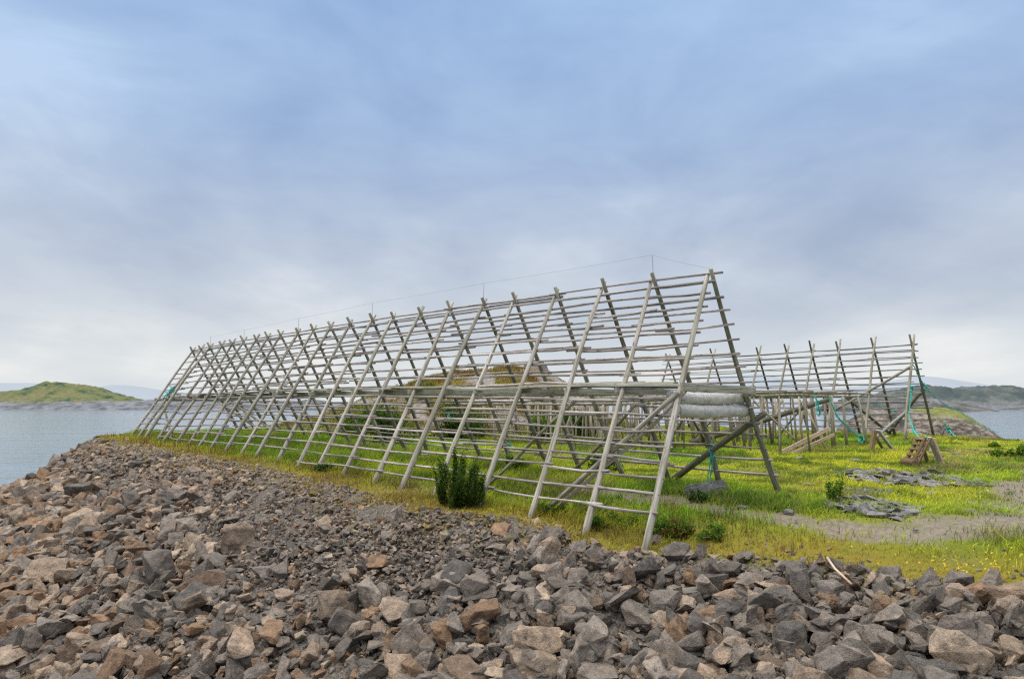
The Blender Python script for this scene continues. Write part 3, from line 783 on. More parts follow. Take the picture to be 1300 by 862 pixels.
def build_rubble():
    lo = [hull_rock(100 + i, False) for i in range(26)]
    hi = [hull_rock(300 + i, True) for i in range(26)]
    RES = .05; S0, T0 = -12.0, -10.0; NS, NT = int(16.5 / RES), int(53 / RES)
    gs = S0 + np.arange(NS) * RES; gt = T0 + np.arange(NT) * RES
    GS, GT = np.meshgrid(gs, gt, indexing='ij')
    Hf = terrain(GS, GT); 
    rocks = []
    tries = 26000
    # candidate positions, small bed first, then mixed sizes
    def put(s, t, size, kind, z0, ed):
        i, j = int((s - S0) / RES), int((t - T0) / RES); k = max(1, int(size * .42 / RES))
        if i - k < 0 or j - k < 0 or i + k + 1 >= NS or j + k + 1 >= NT: return
        patch = Hf[i - k:i + k + 1, j - k:j + k + 1]
        di = np.arange(-k, k + 1) * RES; rr = np.sqrt(di[:, None] ** 2 + di[None, :] ** 2) / (size * .42 + 1e-6)
        inside = rr < 1
        vals = patch[inside]
        m_ = len(vals); base = np.partition(vals, int(m_ * .45))[int(m_ * .45)]
        v = int(rng.integers(26)); zsc = .8 + rng.random() * .5
        half = size * .5 * zsc * .55
        zc = base + half * .5
        zc = min(zc, z0 + (.05 + .33 * size) * min(1, .35 + .5 * max(0, ed)))
        topz = zc + half * .95 * np.sqrt(np.clip(1 - rr ** 2, 0, 1))
        Hf[i - k:i + k + 1, j - k:j + k + 1] = np.where(inside & (topz > patch), topz, patch)
        rocks.append((s, t, zc, size, v, zsc, kind))
    Tz = terrain(GS, GT)
    _zi = lambda t, s: Tz[min(NS - 1, max(0, int((s - S0) / RES))), min(NT - 1, max(0, int((t - T0) / RES)))]
    n = 420000
    t = rng.uniform(-9.5, 42, n); s = rng.uniform(-11.5, 3.5, n)
    d = np.interp(t, EDGE_T, EDGE_S) - s
    med = np.interp(t, [-3, .5, 3.5, 12, 15], [.205, .175, .085, .085, .125]) + np.interp(t, [0, 3, 12, 15], [.02, .024, .024, .04]) * np.clip(d - .8, 0, 5)
    med = np.where(d < .5, med * .62, med) * .9
    db = t - np.interp(s, [-9, -5, -2.5, -1, 3, 5], [19.0, 23.5, 27.5, 31, 31.5, 31])
    dd = np.maximum(d, db); zz = terrain(s, t)
    ok = (dd > -1.3) & (s < 3.2) & ~((db > 0) & (d < 0) & (s > 1.5)) & ((dd > 0) | (rng.random(n) < .16 * np.exp(np.minimum(dd, 0) * 2.6))) & (zz > -4.0)
    p = project(np.stack([L0[0] + s * M[0] + t * U[0], L0[1] + s * M[1] + t * U[1], zz], -1))
    ok &= (p[:, 2] > 3) & (p[:, 0] > -160) & (p[:, 0] < 1460) & (p[:, 1] < 985) & (rng.random(n) < np.where(p[:, 2] < 22, 1, .8))
    cand = list(zip(s[ok], t[ok], med[ok], dd[ok], zz[ok], d[ok]))[:40000]
    for s, t, med, dd, z0, ed in cand[:14000]:
        put(s, t, med * rng.uniform(.5, .95), 'bed', z0, ed)
    for s, t, med, dd, z0, ed in cand[14000:]:
        f = float(np.exp(rng.normal() * .62))
        size = med * f * .95
        if dd > .6 and rng.random() < .05: size = med * rng.uniform(1.9, 2.8)
        size = min(size, .12 if dd < -.25 else 9, .5 + .3 * min(1, max(dd, 0) / 2), .34 if dd < .3 else 9)
        put(s, t, max(.05, size), 'pile', z0, ed)
    for _ in range(13000):      # chips and gravel between the blocks
        t = rng.uniform(1.5, 24); ed = rng.uniform(-.25, 3.4) * rng.random() ** .4; s = float(np.interp(t, EDGE_T, EDGE_S)) - ed
        z0 = float(_zi(t, s)); put(s, t, float(np.exp(rng.normal() * .35)) * .085, 'chip', z0, ed)
    # a few extra large blocks like those along the near edge
    for px, py, size in ((858, 708, 0.53), (818, 735, 0.53), (905, 738, 0.58), (925, 735, 0.53), (900, 765, 0.49), (1012, 745, 0.53), (985, 775, 0.49), (1060, 722, 0.39), (1130, 738, 0.47), (1180, 742, 0.47), (1215, 745, 0.49), (1260, 752, 0.46),
                         (682, 705, 0.47), (700, 690, 0.47), (735, 700, 0.42), (580, 745, 0.67), (480, 720, 0.53), (300, 700, 0.88), (250, 720, 0.79), (120, 690, 0.88), (60, 740, 1.05), (200, 745, 1.05), (95, 640, 0.88), (180, 640, 0.79)):
        P = ground_at(px, py); s, t = ST(P[0], P[1]); put(float(s), float(t), size, 'block', float(P[2]), float(np.interp(t, EDGE_T, EDGE_S) - s))
    def tone_of(s, t, size):
        e = np.interp(t, EDGE_T, EDGE_S); d = e - s
        warm = np.clip((t - 2) / 16, 0, 1) * .55 + np.clip((d - 2.5) / 4, 0, .3) + (vnoise(s * .5 + 30, t * .5) - .5) * .5
        r = rng.random()
        if r < .14 + .28 * warm: return 'pale tan'
        if r < .20 + .55 * warm: return 'rusty brown'
        if r < .62 + .28 * warm: return 'mid grey'
        return 'dark grey'
    recs = []
    for (s, t, zc, size, v, zsc, kind) in rocks:
        P = W(s, t, zc); p = project(P); tone = tone_of(s, t, size)
        inframe = 4 < p[0] < 1296 and p[1] < 858 and p[2] > 2
        appar = size / max(p[2], 1) if inframe else 0
        if p[1] > 778: appar *= .62
        flat = rng.random() < .3
        R = Euler((rng.normal() * (.25 if flat else .7), rng.normal() * (.25 if flat else .7), rng.random() * 6.28)).to_matrix()
        scl = tuple(.56 * q for q in (size, size * rng.uniform(.8, 1.1), size * zsc * (.62 if flat else 1)))
        col = np.array(TONES[tone][rng.integers(3)]) * rng.uniform(.8, 1.25)
        e = np.interp(t, EDGE_T, EDGE_S)
        moss = float(np.clip(1.1 - (e - s) / 1.3, 0, 1)) * (t > 1.5 or rng.random() < .25)
        recs.append((appar, P, v, R, scl, tone, col, flat, moss, s, t, size))
    recs.sort(key=lambda r: -r[0])
    meshes = []
    for V, T in hi: meshes.append(mesh_np('boulder', V, T, MAT['boulder'], None, False))
    seen = {}
    for n, (ap, P, v, R, scl, tone, col, flat, moss, s, t, size) in enumerate(recs[:300]):
        o = link('boulder', meshes[v]); o.matrix_world = Matrix.Translation(Vector(P)) @ R.to_4x4() @ Matrix.Diagonal((*scl, 1))
        o.color = (*col, 1)
        p = project(P)
        where = 'at the foot of the rack end pole' if (abs(s) < 1.2 and abs(t) < 1.5) else 'on the bank beside the meadow track' if t < -1 else 'on the rubble bank below the rack end' if t < 5 else 'on the rubble bank below the green bush' if t < 10 else 'on the rubble bank below the middle of the rack' if t < 20 else 'on the rubble point beside the sea'
        shape = 'flat slab-like' if flat else 'blocky angular'
        key = f'{tone} {shape} boulder {where}'
        seen[key] = seen.get(key, 0) + 1
        lab = key if seen[key] > 1 else f'largest {key}'
        tag(o, lab, 'boulder', 'boulders of the rubble bank')
    VV, TT, CC, MM = [], [], [], []; off = 0
    for (ap, P, v, R, scl, tone, col, flat, moss, s, t, size) in recs[300:]:
        V, T = (hi if size / max(project(P)[2], 1) > .017 else lo)[v]; V = (V * np.array(scl)) @ np.array(R).T + P
        VV.append(V); TT.append(T + off); off += len(V); CC.append(np.tile([*col, 1], (len(V), 1))); MM.append(np.full(len(V), moss))
    me = mesh_np('rubble', np.concatenate(VV), np.concatenate(TT), MAT['rock'], {'tint': ('FLOAT_COLOR', np.concatenate(CC)), 'moss': ('FLOAT', np.concatenate(MM))}, False)
    o = link('rubble', me); tag(o, 'loose bank of smaller broken grey and brown stones sloping to the sea', 'rubble'); o['kind'] = 'stuff'
    print('rocks', len(recs), 'tris', sum(len(t) for t in TT))
    return lo, hi

def build_stones(hi):
    meshes = [mesh_np('stone', V, T, MAT['boulder'], None, False) for V, T in hi[:10]]
    def stone(px, py, sx, sy, sz, label, tone, rz=0, v=0, name='stone', group=None):
        P = ground_at(px, py); k = P[1] / F
        o = link(name, meshes[v]); o.location = Vector(P) + Vector((0, 0, sz * k * .25)); o.scale = (sx * k * .5, sy * k * .5, sz * k * .5 * 1.5); o.rotation_euler = (rng.normal() * .1, rng.normal() * .1, rz)
        o.color = (*tone, 1); tag(o, label, name, group)
    stone(898, 628, 62, 34, 26, 'large rounded grey stone under the hanging teal rope', (.27, .255, .24), .2, 3)
    stone(834, 691, 20, 16, 18, 'small brown stone just behind the foot of the rack end pole', (.24, .19, .15), .5, 5)
    stone(648, 587, 16, 12, 10, 'pale stone in the grass inside the rack', (.40, .35, .31), .5, 2)
    stone(1100, 560, 22, 14, 8, 'dark stone holding the teal rope end by the platform', (.16, .15, .15), 0, 4)
    stone(1014, 584, 14, 9, 6, 'small grey stone near the platform corner post', (.3, .29, .28), 0, 6)
    stone(1088, 586, 20, 10, 5, 'flat pale stone in the grass before the smaller trestle', (.42, .40, .39), 0, 1)
    for k in range(34):
        px = rng.uniform(930, 1295); py = rng.uniform(588, 735)
        P = ground_at(px, py); s, t = ST(P[0], P[1])
        if np.interp(t, EDGE_T, EDGE_S) > s - .3: continue
        sz = float(np.exp(rng.normal() * .45)) * 5.5
        stone(px, py, sz * 1.5, sz, sz * .7, 'small loose grey stone lying on the meadow by the track', tuple(np.array((.3, .28, .26)) * rng.uniform(.7, 1.3)), rng.random() * 6, int(rng.integers(10)), 'stone', 'loose stones on the meadow')

def build_outcrops(lo):
    for px, py, wx, wy, h, label, lay in (
            (1142, 605, 130, 19, 14, 'wide grey broken outcrop in the meadow in front of the pallet trestle', 1),
            (1108, 643, 88, 20, 17, 'pale lumpy outcrop in the grass just beyond the dirt track', 1),
            (1090, 624, 70, 8, 5, 'thin flat outcrop between the wide outcrop and the pale one', 0),
            (1223, 579, 96, 11, 8, 'long dark outcrop behind the pallet trestle', 1),
            (1222, 595, 70, 9, 6, 'flat slab outcrop beside the pallet trestle', 0),
            (1256, 572, 40, 6, 5, 'small outcrop near the sea edge of the meadow', 0),
            (1205, 565, 52, 6, 5, 'low outcrop at the meadow rim behind the pallet trestle', 0),
            (1238, 613, 26, 5, 4, 'sliver of pale rock in the grass near the track bend', 0)):
        c = ground_at(px, py); k = c[1] / F; foreshort = c[1] / (CAMZ - c[2])
        a = wx * k * .5; b = wy * k * .5 * foreshort * .9
        r = np.random.default_rng(int(px)); VV, TT, CC = [], [], []; off = 0
        for q in range(int(40 + wx * 2.0)):
            gx, gy = r.uniform(-1, 1, 2)
            if (gx * gx + gy * gy) * (.7 + .6 * fbm(gx * 2 + px, gy * 2, 2)) > 1: continue
            x, y = c[0] + gx * a, c[1] + gy * b; z0 = float(terrain(*ST(x, y)))
            sz = (.055 + .20 * r.random() ** 2.5) * min(1.3, max(.6, h / 10)); hh = .6 * h * k * (.1 + .8 * r.random()) * (1 - .6 * (gx * gx + gy * gy))
            V, T = lo[int(r.integers(len(lo)))]
            R = np.array(Euler((r.normal() * .2, r.normal() * .2 + .15, .5 + r.normal() * .35)).to_matrix())
            V = (V * np.array([sz * 1.4, sz, max(.035, sz * .5)])) @ R.T + np.array([x, y, z0 + hh * .45 - sz * .1]) - c
            VV.append(V); TT.append(T + off); off += len(V)
            CC.append(np.tile([*(np.array((.27, .25, .235)) * r.uniform(.6, 1.35)), 1], (len(V), 1)))
        V = np.concatenate(VV)
        me = mesh_np('rock_outcrop', V, np.concatenate(TT), MAT['rock'], {'tint': ('FLOAT_COLOR', np.concatenate(CC)), 'moss': ('FLOAT', np.zeros(len(V)))}, False)
        o = link('rock_outcrop', me); o.location = Vector(c); tag(o, label, 'rock outcrop')

# ------------------------------------------------------------------ vegetation
def blades(P, h, w, lean, col, nseg=2):
    """Curved grass blades; arrays of roots P (n,3), heights, widths, lean vectors (n,2), colours (n,3)."""
    n = len(P); a = rng.random(n) * 2 * math.pi
    side = np.stack([np.cos(a), np.sin(a), np.zeros(n)], -1) * w[:, None]
    l3 = np.concatenate([lean, np.zeros((n, 1))], 1)
    up = np.array([0, 0, 1.0])
    m1 = P + up * (h * .55)[:, None] + l3 * .3; tip = P + up * h[:, None] + l3
    V = np.stack([P - side, P + side, m1 - side * .7, m1 + side * .7, tip], 1).reshape(-1, 3)
    i = np.arange(n)[:, None] * 5
    T = np.concatenate([i + np.array([[0, 1, 3]]), i + np.array([[0, 3, 2]]), i + np.array([[2, 3, 4]])])
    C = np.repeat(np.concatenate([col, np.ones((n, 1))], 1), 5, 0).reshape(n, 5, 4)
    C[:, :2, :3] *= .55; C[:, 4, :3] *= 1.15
    return V, T, C.reshape(-1, 4)

def build_grass():
    n = 900000
    s = rng.uniform(-2, 38, n); t = rng.uniform(-14, 37, n)
    x = L0[0] + s * M[0] + t * U[0]; y = L0[1] + s * M[1] + t * U[1]
    ok = (y > 6) & (np.abs(x / y) < .85) & (y < 62)
    s, t, x, y = s[ok], t[ok], x[ok], y[ok]
    a, b, c = outside(s, t)
    ok = (np.maximum(a, np.maximum(b, c)) < .1 + 1.3 * rng.random(len(s)) ** 4 * fbm(s * 1.2, t * 1.2 + 33, 3) * 1.3)
    s, t, x, y = s[ok], t[ok], x[ok], y[ok]
    keep = rng.random(len(s)) < np.clip(26.0 / y, .28, 1)
    s, t, x, y = s[keep], t[keep], x[keep], y[keep]
    pm = path_mask(x, y); cl = fbm(x * .8 + 11, y * .8, 3)
    tall = smooth(.5, .7, fbm(x * .35 + 70, y * .35 + 3, 3))
    under = smooth(-.3, .6, s) * smooth(7.0, 4.5, s) * smooth(-.8, .5, t)      # longer grass under the rack
    keep = rng.random(len(s)) < np.maximum(1 - pm * 1.15, .03 + .5 * (fbm(x * 2.2 + 3, y * 2.2 + 77, 3) > .54)) * (.4 + .6 * smooth(.3, .55, cl))
    s, t, x, y, cl, tall, under = (q[keep] for q in (s, t, x, y, cl, tall, under))
    z = terrain(s, t)
    rk = (smooth(1.3, 2.2, z + (fbm(x * .5, y * .5) - .5) * 1.6) * (s > 6)) * smooth(.46, .6, fbm(x * .45 + 3, y * .45 + 8, 4))
    kk = rng.random(len(s)) > rk * 1.3
    s, t, x, y, z, cl, tall, under = (q[kk] for q in (s, t, x, y, z, cl, tall, under))
    mo = moss_mask(s, t)
    n = len(s)
    h = (.06 + .07 * rng.random(n)) * (1 + 1.0 * tall + .9 * under) * (.6 + .8 * cl) * (1 - .3 * mo)
    w = (.0045 + .004 * rng.random(n)) * (1 + np.clip((y - 12) / 14, 0, 3))
    lean = rng.normal(size=(n, 2)) * (h * .55)[:, None] + np.array([.25, -.1]) * h[:, None]
    g = fbm(x * .22 + 5, y * .22 + 50, 4)[:, None]; g2 = fbm(x * 1.1, y * 1.1 + 80, 3)[:, None]
    yel = np.array([.60, .60, .05]); grn = np.array([.31, .51, .042]); dk = np.array([.095, .18, .026]); br = np.array([.36, .19, .07]); och = np.array([.55, .40, .05])
    k = smooth(.36, .60, g) ; right = smooth(6, -1, t - (s - 5) * .12)[:, None] * .55
    k = np.clip(k * .85 - .1 + right * .65 - .15 * under[:, None], 0, 1)
    col = grn + (yel - grn) * k
    col = col + (dk - col) * smooth(.46, .62, g2) * .85
    far = smooth(7, 20, t)[:, None] * smooth(10, 3, s)[:, None]
    col = col + (np.array([.23, .43, .035]) - col) * far * .55
    mk = (mo * (.45 + .55 * rng.random(n)))[:, None]
    pick = (rng.random(n) < .3 + .5 * smooth(.45, .6, fbm(x * .9 + 13, y * .9 + 2, 3)))[:, None]
    col = col + (np.where(pick, br, och) - col) * mk
    hill = (smooth(.95, 1.45, z) * (s > 6))[:, None]; hp = fbm(x * .6 + 20, y * .6, 4)[:, None]
    hc = np.where(hp > .52, np.array([.24, .115, .04]), np.where(hp > .45, np.array([.30, .21, .05]), np.array([.12, .17, .025])))
    col = col + (hc - col) * hill * .9
    straw = smooth(.55, .70, fbm(x * .55 + 31, y * .55 + 12, 4))[:, None]
    col = col + (np.array([.40, .33, .12]) - col) * straw * .6
    col = col * rng.uniform(.65, 1.3, (n, 1))
    dry = rng.random(n) < .12
    col[dry] = np.array([.36, .29, .12]) * rng.uniform(.7, 1.1, (dry.sum(), 1))
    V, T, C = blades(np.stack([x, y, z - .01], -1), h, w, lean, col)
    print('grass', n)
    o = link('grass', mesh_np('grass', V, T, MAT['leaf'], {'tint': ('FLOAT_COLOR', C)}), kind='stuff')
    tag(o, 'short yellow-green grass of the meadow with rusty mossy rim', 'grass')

def leaf_cloud(c, rx, ry, rz, n, size, cols, clumps=9, needle=False, seed=0, conic=0.0, spread=.2):
    r = np.random.default_rng(seed)
    cc = r.normal(size=(clumps, 3)) * .5; cc[:, 2] = r.uniform(-.8, .9, clumps)
    if conic: cc[:, :2] *= (1 - conic * (cc[:, 2:] + .8) / 1.7)
    q = cc[r.integers(clumps, size=n)] + r.normal(size=(n, 3)) * np.array([spread, spread, spread * 1.5])
    P = np.asarray(c) + q * np.array([rx, ry, rz])
    nrm = q / (np.linalg.norm(q, axis=1)[:, None] + 1e-6) + r.normal(size=(n, 3)) * .7
    nrm /= np.linalg.norm(nrm, axis=1)[:, None]
    a = np.cross(nrm, r.normal(size=(n, 3))); a /= np.linalg.norm(a, axis=1)[:, None]; b = np.cross(nrm, a)
    sz = size * r.uniform(.6, 1.4, n)[:, None]; wd = .22 if needle else .5
    V = np.stack([P - a * sz, P + b * sz * wd, P + a * sz, P - b * sz * wd], 1).reshape(-1, 3)
    Q = np.arange(n * 4).reshape(n, 4)
    cols = np.array(cols); sh = smooth(-1.0, .9, q[:, 2] + .5 * np.linalg.norm(q[:, :2], axis=1))  # shade put into leaf colour: low inner leaves darker, outer tips lighter
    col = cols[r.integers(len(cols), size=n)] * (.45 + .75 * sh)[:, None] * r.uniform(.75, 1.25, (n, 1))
    C = np.repeat(np.concatenate([col, np.ones((n, 1))], 1), 4, 0)
    return V, Q, C, P
def plant(name, label, cat, base, rx, ry, rz, n, size, cols, clumps=9, needle=False, seed=0, group=None, stems=6, conic=0.0, lift=1.0, spread=.2):
    base = np.asarray(base, float); root = empty(name, base, label, cat, group)
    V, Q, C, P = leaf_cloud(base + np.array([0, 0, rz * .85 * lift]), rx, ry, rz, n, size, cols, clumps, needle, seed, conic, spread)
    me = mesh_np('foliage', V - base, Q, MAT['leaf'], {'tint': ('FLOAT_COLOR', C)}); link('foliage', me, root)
    mb = MB(); r = random.Random(seed)
    for _ in range(stems):
        tgt = P[r.randrange(len(P))]; mb.pole(base + np.array([r.gauss(0, .03), r.gauss(0, .03), -.03]), tgt, .014 * (rz / .5) ** .5, .004, 5, .03, .25)
    mb.build('stem', MAT['brown'], root)
    return root

def build_plants():
    dkg = [(.04, .08, .016), (.06, .115, .022), (.08, .14, .026), (.05, .09, .02)]
    mid = [(.10, .18, .022), (.14, .22, .03), (.08, .145, .022)]
    lite = [(.18, .27, .03), (.23, .30, .035), (.13, .21, .025)]
    b = ground_at(583, 643)
    root = empty('bush', b, 'dark green juniper-like bush at the rubble edge against the rack foot', 'bush')
    r_ = np.random.default_rng(12); VV, QQ, CC, TP = [], [], [], []; off = 0
    jc = [(.035, .07, .014), (.05, .09, .018), (.07, .115, .02), (.10, .15, .025), (.16, .21, .035)]
    for q in range(28):
        an = r_.uniform(0, 6.28); rad = .36 * r_.random() ** .6; dx, dy = math.cos(an) * rad * 1.1, math.sin(an) * rad
        hh = (1.02 - 1.2 * rad + r_.normal() * .16) * .66 * (1.12 if dx < -.1 else .92); hh = max(.18, hh)
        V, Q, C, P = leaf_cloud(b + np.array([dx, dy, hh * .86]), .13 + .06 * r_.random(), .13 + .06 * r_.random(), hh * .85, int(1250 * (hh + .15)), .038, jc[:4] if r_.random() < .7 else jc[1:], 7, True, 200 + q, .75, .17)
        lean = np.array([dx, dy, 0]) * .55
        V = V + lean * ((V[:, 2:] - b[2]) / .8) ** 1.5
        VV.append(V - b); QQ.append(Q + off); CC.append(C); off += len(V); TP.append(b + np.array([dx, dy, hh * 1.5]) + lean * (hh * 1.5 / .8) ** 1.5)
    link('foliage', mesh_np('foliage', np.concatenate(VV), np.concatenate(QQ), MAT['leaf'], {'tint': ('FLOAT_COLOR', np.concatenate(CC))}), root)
    mb = MB()
    for tp in TP: mb.pole(b + r_.normal(size=3) * .04 - np.array([0, 0, .05]), tp, .014, .004, 5, .03, .25)
    mb.build('stem', MAT['brown'], root)
    # broad-leaved weeds round the end pole
    for k, (px, py, sc, lab, cols) in enumerate(((838, 680, 1.0, 'leafy green weed clump behind the foot of the rack end pole', mid), (852, 672, .8, 'pale green nettle clump next to the leafy weeds by the end pole', lite),
            (760, 672, .8, 'low weed clump between the first two pole feet', mid), (868, 682, .8, 'reddish sorrel clump in front of the grey stone', [(.22, .10, .05), (.16, .14, .03), (.10, .14, .02)]),
            (905, 684, .7, 'low green weed clump on the bank edge right of the sorrel'.replace(' right of', ' past'), mid), (700, 655, .7, 'weed clump at the foot of the third pole', mid), (800, 668, .55, 'small weed clump under the lowest rungs of the rack', lite),
            (890, 636, .6, 'dark weed clump against the rounded grey stone', dkg), (410, 600, .6, 'small dark weed clump by the pole feet far along the rack', dkg))):
        p = ground_at(px, py)
        plant('weed', lab, 'weed', p, .36 * sc, .3 * sc, .2 * sc, int(1300 * sc), .028, cols, 10, False, 20 + k, 'weeds along the bank edge', 6)
    plant('sapling', 'lone upright green sapling in the meadow by the pale outcrop', 'sapling', ground_at(1062, 640), .17, .17, .30, 700, .03, mid, 9, False, 51, None, 5, .4)
    for k, (px, py, sx, sz, lab) in enumerate(((1273, 583, .27, .2, 'round green shrub near the sea edge of the meadow'), (1302, 584, .3, .3, 'green shrub cut by the picture edge at the sea edge'.replace('cut by the picture edge ', 'beside the track bend '),), (1262, 569, .16, .11, 'tiny green shrub on the meadow rim before the water'))):
        plant('shrub', lab, 'shrub', ground_at(px, py), sx, sx, sz, 2200, .05, mid, 9, False, 60 + k, 'shrubs on the meadow rim', 5)
    # dark bushes at the foot of the mound, seen through the rack
    for k, (px, py, sx, sz, cols, lab) in enumerate((
            (492, 563, 1.35, 1.25, dkg, 'large dark bush below the mound, seen through the rack'), 
            (455, 548, 1.2, .7, mid, 'low bush at the end of the mound nearest the sea'), (582, 556, 1.3, 1.25, dkg, 'dark bush at the foot of the rock dome slope'),
             
            (690, 560, .9, .9, mid, 'green bush among the posts under the rock dome'), (735, 556, 1.0, 1.0, dkg, 'dark bush behind the posts beside the rock dome'),
            (770, 600, .5, .5, dkg, 'small dark bush in the grass under the rack near its end'), (655, 600, .35, .35, mid, 'low leafy bush inside the rack by the teal rope'))):
        p = ground_at(px, py)
        plant('bush', lab, 'bush', p, sx * .8, sx * .8, sz * .62, 4200 if sx > .6 else 2200, .06 if sx > .6 else .04, cols, 14, False, 80 + k, 'bushes seen through the rack', 6)
    # reddish sorrel stalks and yellow flowers
    n = 3600; px = rng.uniform(300, 960, n); P = []
    s = rng.uniform(-1.4, 2.6, n); t = rng.uniform(-2.5, 30, n); a, b2, c = outside(s, t)
    ok = (a < .05) & (fbm(s * .9 + 4, t * .9 + 60, 3) > .48); s, t = s[ok], t[ok]
    x = L0[0] + s * M[0] + t * U[0]; y = L0[1] + s * M[1] + t * U[1]; z = terrain(s, t); n = len(s)
    h = .16 + .22 * rng.random(n); w = np.full(n, .005) * (1 + np.clip((y - 13) / 12, 0, 3))
    col = np.array([.26, .115, .05]) * rng.uniform(.6, 1.3, (n, 1)); g = rng.random(n) < .35; col[g] = np.array([.20, .17, .04])
    V, T, C = blades(np.stack([x, y, z], -1), h, w, rng.normal(size=(n, 2)) * .04, col)
    o = link('sorrel', mesh_np('sorrel', V, T, MAT['leaf'], {'tint': ('FLOAT_COLOR', C)}), kind='stuff'); tag(o, 'rusty red sorrel stalks growing along the bank edge under the rack', 'sorrel')
    VV, QQ = [], []; off = 0
    for k in range(75):
        px, py = (rng.normal(1215, 50), rng.normal(727, 9)) if k < 60 else (rng.uniform(960, 1290), rng.uniform(700, 735))
        if px > 1400: continue
        p = ground_at(px, py); s_, t_ = ST(p[0], p[1])
        if np.interp(t_, EDGE_T, EDGE_S) > s_: continue
        p[2] += .10 + .08 * rng.random(); R = .012 + .008 * rng.random(); nrm = np.array([rng.normal() * .4, rng.normal() * .4 - .4, 1.0]); nrm /= np.linalg.norm(nrm)
        a = np.cross(nrm, [0, 1, 0]); a /= np.linalg.norm(a); b3 = np.cross(nrm, a)
        th = np.linspace(0, 2 * math.pi, 13)[:-1]; rr = R * np.where(np.arange(12) % 2, .55, 1.0)
        ring = p + np.outer(np.cos(th) * rr, a) + np.outer(np.sin(th) * rr, b3)
        VV.append(np.concatenate([ring, [p + nrm * R * .35]])); QQ.append(np.array([(i, (i + 1) % 12, 12) for i in range(12)]) + off); off += 13
    o = link('wildflowers', mesh_np('wildflowers', np.concatenate(VV), np.concatenate(QQ), MAT['flower']), kind='stuff'); tag(o, 'small yellow wildflowers in the grass at the bank edge by the track', 'flowers')

# ------------------------------------------------------------------ sky, sun, camera
def build_world():
    w = bpy.data.worlds.new('World'); scene.world = w; w.use_nodes = True
    nt = w.node_tree; nt.nodes.clear()
    out = N(nt, 'ShaderNodeOutputWorld'); bg = N(nt, 'ShaderNodeBackground')
    sky = N(nt, 'ShaderNodeTexSky', sky_type='NISHITA', sun_disc=False); sky.sun_elevation = math.radians(52); sky.sun_rotation = math.radians(245)
    tc = N(nt, 'ShaderNodeTexCoord').outputs['Generated']
    sp = N(nt, 'ShaderNodeSeparateXYZ'); nt.links.new(tc, sp.inputs[0])
    el = math_n(nt, 'MAXIMUM', sp.outputs[2], 0.0)
    den = math_n(nt, 'ADD', el, .16)
    cb = N(nt, 'ShaderNodeCombineXYZ')
    nt.links.new(math_n(nt, 'DIVIDE', sp.outputs[0], den), cb.inputs[0]); nt.links.new(math_n(nt, 'DIVIDE', sp.outputs[1], den), cb.inputs[1])
    uv = vmul(nt, cb.outputs[0], (.8, .42, 1))
    c1 = noise_tex(nt, uv, 1.0, 7, .52, .5); c2 = noise_tex(nt, uv, 2.6, 6, .52, .3)
    c3 = noise_tex(nt, vmul(nt, tc, (2.2, 2.2, 5.0)), 1.25, 6, .55, .35)
    f = math_n(nt, 'ADD', math_n(nt, 'MULTIPLY', c1, .38), math_n(nt, 'MULTIPLY', c2, .14))
    f = math_n(nt, 'ADD', f, math_n(nt, 'MULTIPLY', c3, .48))
    # elevation gradient of the cloud deck: pale at the horizon, slate blue higher, brightened overhead, out of view, to add light
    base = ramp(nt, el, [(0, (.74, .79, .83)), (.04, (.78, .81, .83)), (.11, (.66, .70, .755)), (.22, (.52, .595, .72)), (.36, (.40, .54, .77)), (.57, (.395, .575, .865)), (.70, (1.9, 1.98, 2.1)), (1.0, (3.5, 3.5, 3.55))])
    var = ramp(nt, f, [(.38, (.74, .79, .87)), (.46, (.90, .92, .96)), (.53, (1.05, 1.05, 1.04)), (.62, (1.38, 1.30, 1.20))])
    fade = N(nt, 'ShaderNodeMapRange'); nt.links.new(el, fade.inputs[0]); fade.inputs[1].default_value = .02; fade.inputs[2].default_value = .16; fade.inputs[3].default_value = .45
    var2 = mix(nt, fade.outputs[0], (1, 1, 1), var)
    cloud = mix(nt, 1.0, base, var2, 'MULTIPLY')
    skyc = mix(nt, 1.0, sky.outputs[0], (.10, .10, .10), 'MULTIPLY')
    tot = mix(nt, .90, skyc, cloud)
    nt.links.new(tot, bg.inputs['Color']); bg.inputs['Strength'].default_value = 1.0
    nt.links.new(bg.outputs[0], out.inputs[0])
    sun = bpy.data.lights.new('sun', 'SUN'); sun.energy = 1.2; sun.angle = math.radians(25); sun.color = (1, .95, .87)
    so = bpy.data.objects.new('sun', sun); COL.objects.link(so)
    az, e = math.radians(245), math.radians(52)
    d = Vector((math.sin(az) * math.cos(e), math.cos(az) * math.cos(e), math.sin(e)))
    so.rotation_euler = d.to_track_quat('Z', 'Y').to_euler(); so.location = (0, -10, 40)

def build_camera():
    cam = bpy.data.cameras.new('camera'); o = bpy.data.objects.new('camera', cam); COL.objects.link(o)
    cam.sensor_width = 36; cam.lens = 36 * F / 1300; cam.shift_y = -(431 - PY) / 1300
    cam.clip_start = .1; cam.clip_end = 80000
    o.location = (0, 0, CAMZ); o.rotation_euler = (math.pi / 2 + PITCH, 0, 0)
    scene.camera = o
    scene.view_settings.view_transform = 'Standard'; scene.view_settings.look = 'None'; scene.view_settings.exposure = 0; scene.view_settings.gamma = 1
    scene.cycles.use_denoising = False; scene.cycles.pixel_filter_type = 'BLACKMAN_HARRIS'; scene.cycles.filter_width = 1.3; scene.cycles.sample_clamp_indirect = 4; scene.cycles.max_bounces = 6
    scene.render.film_transparent = False

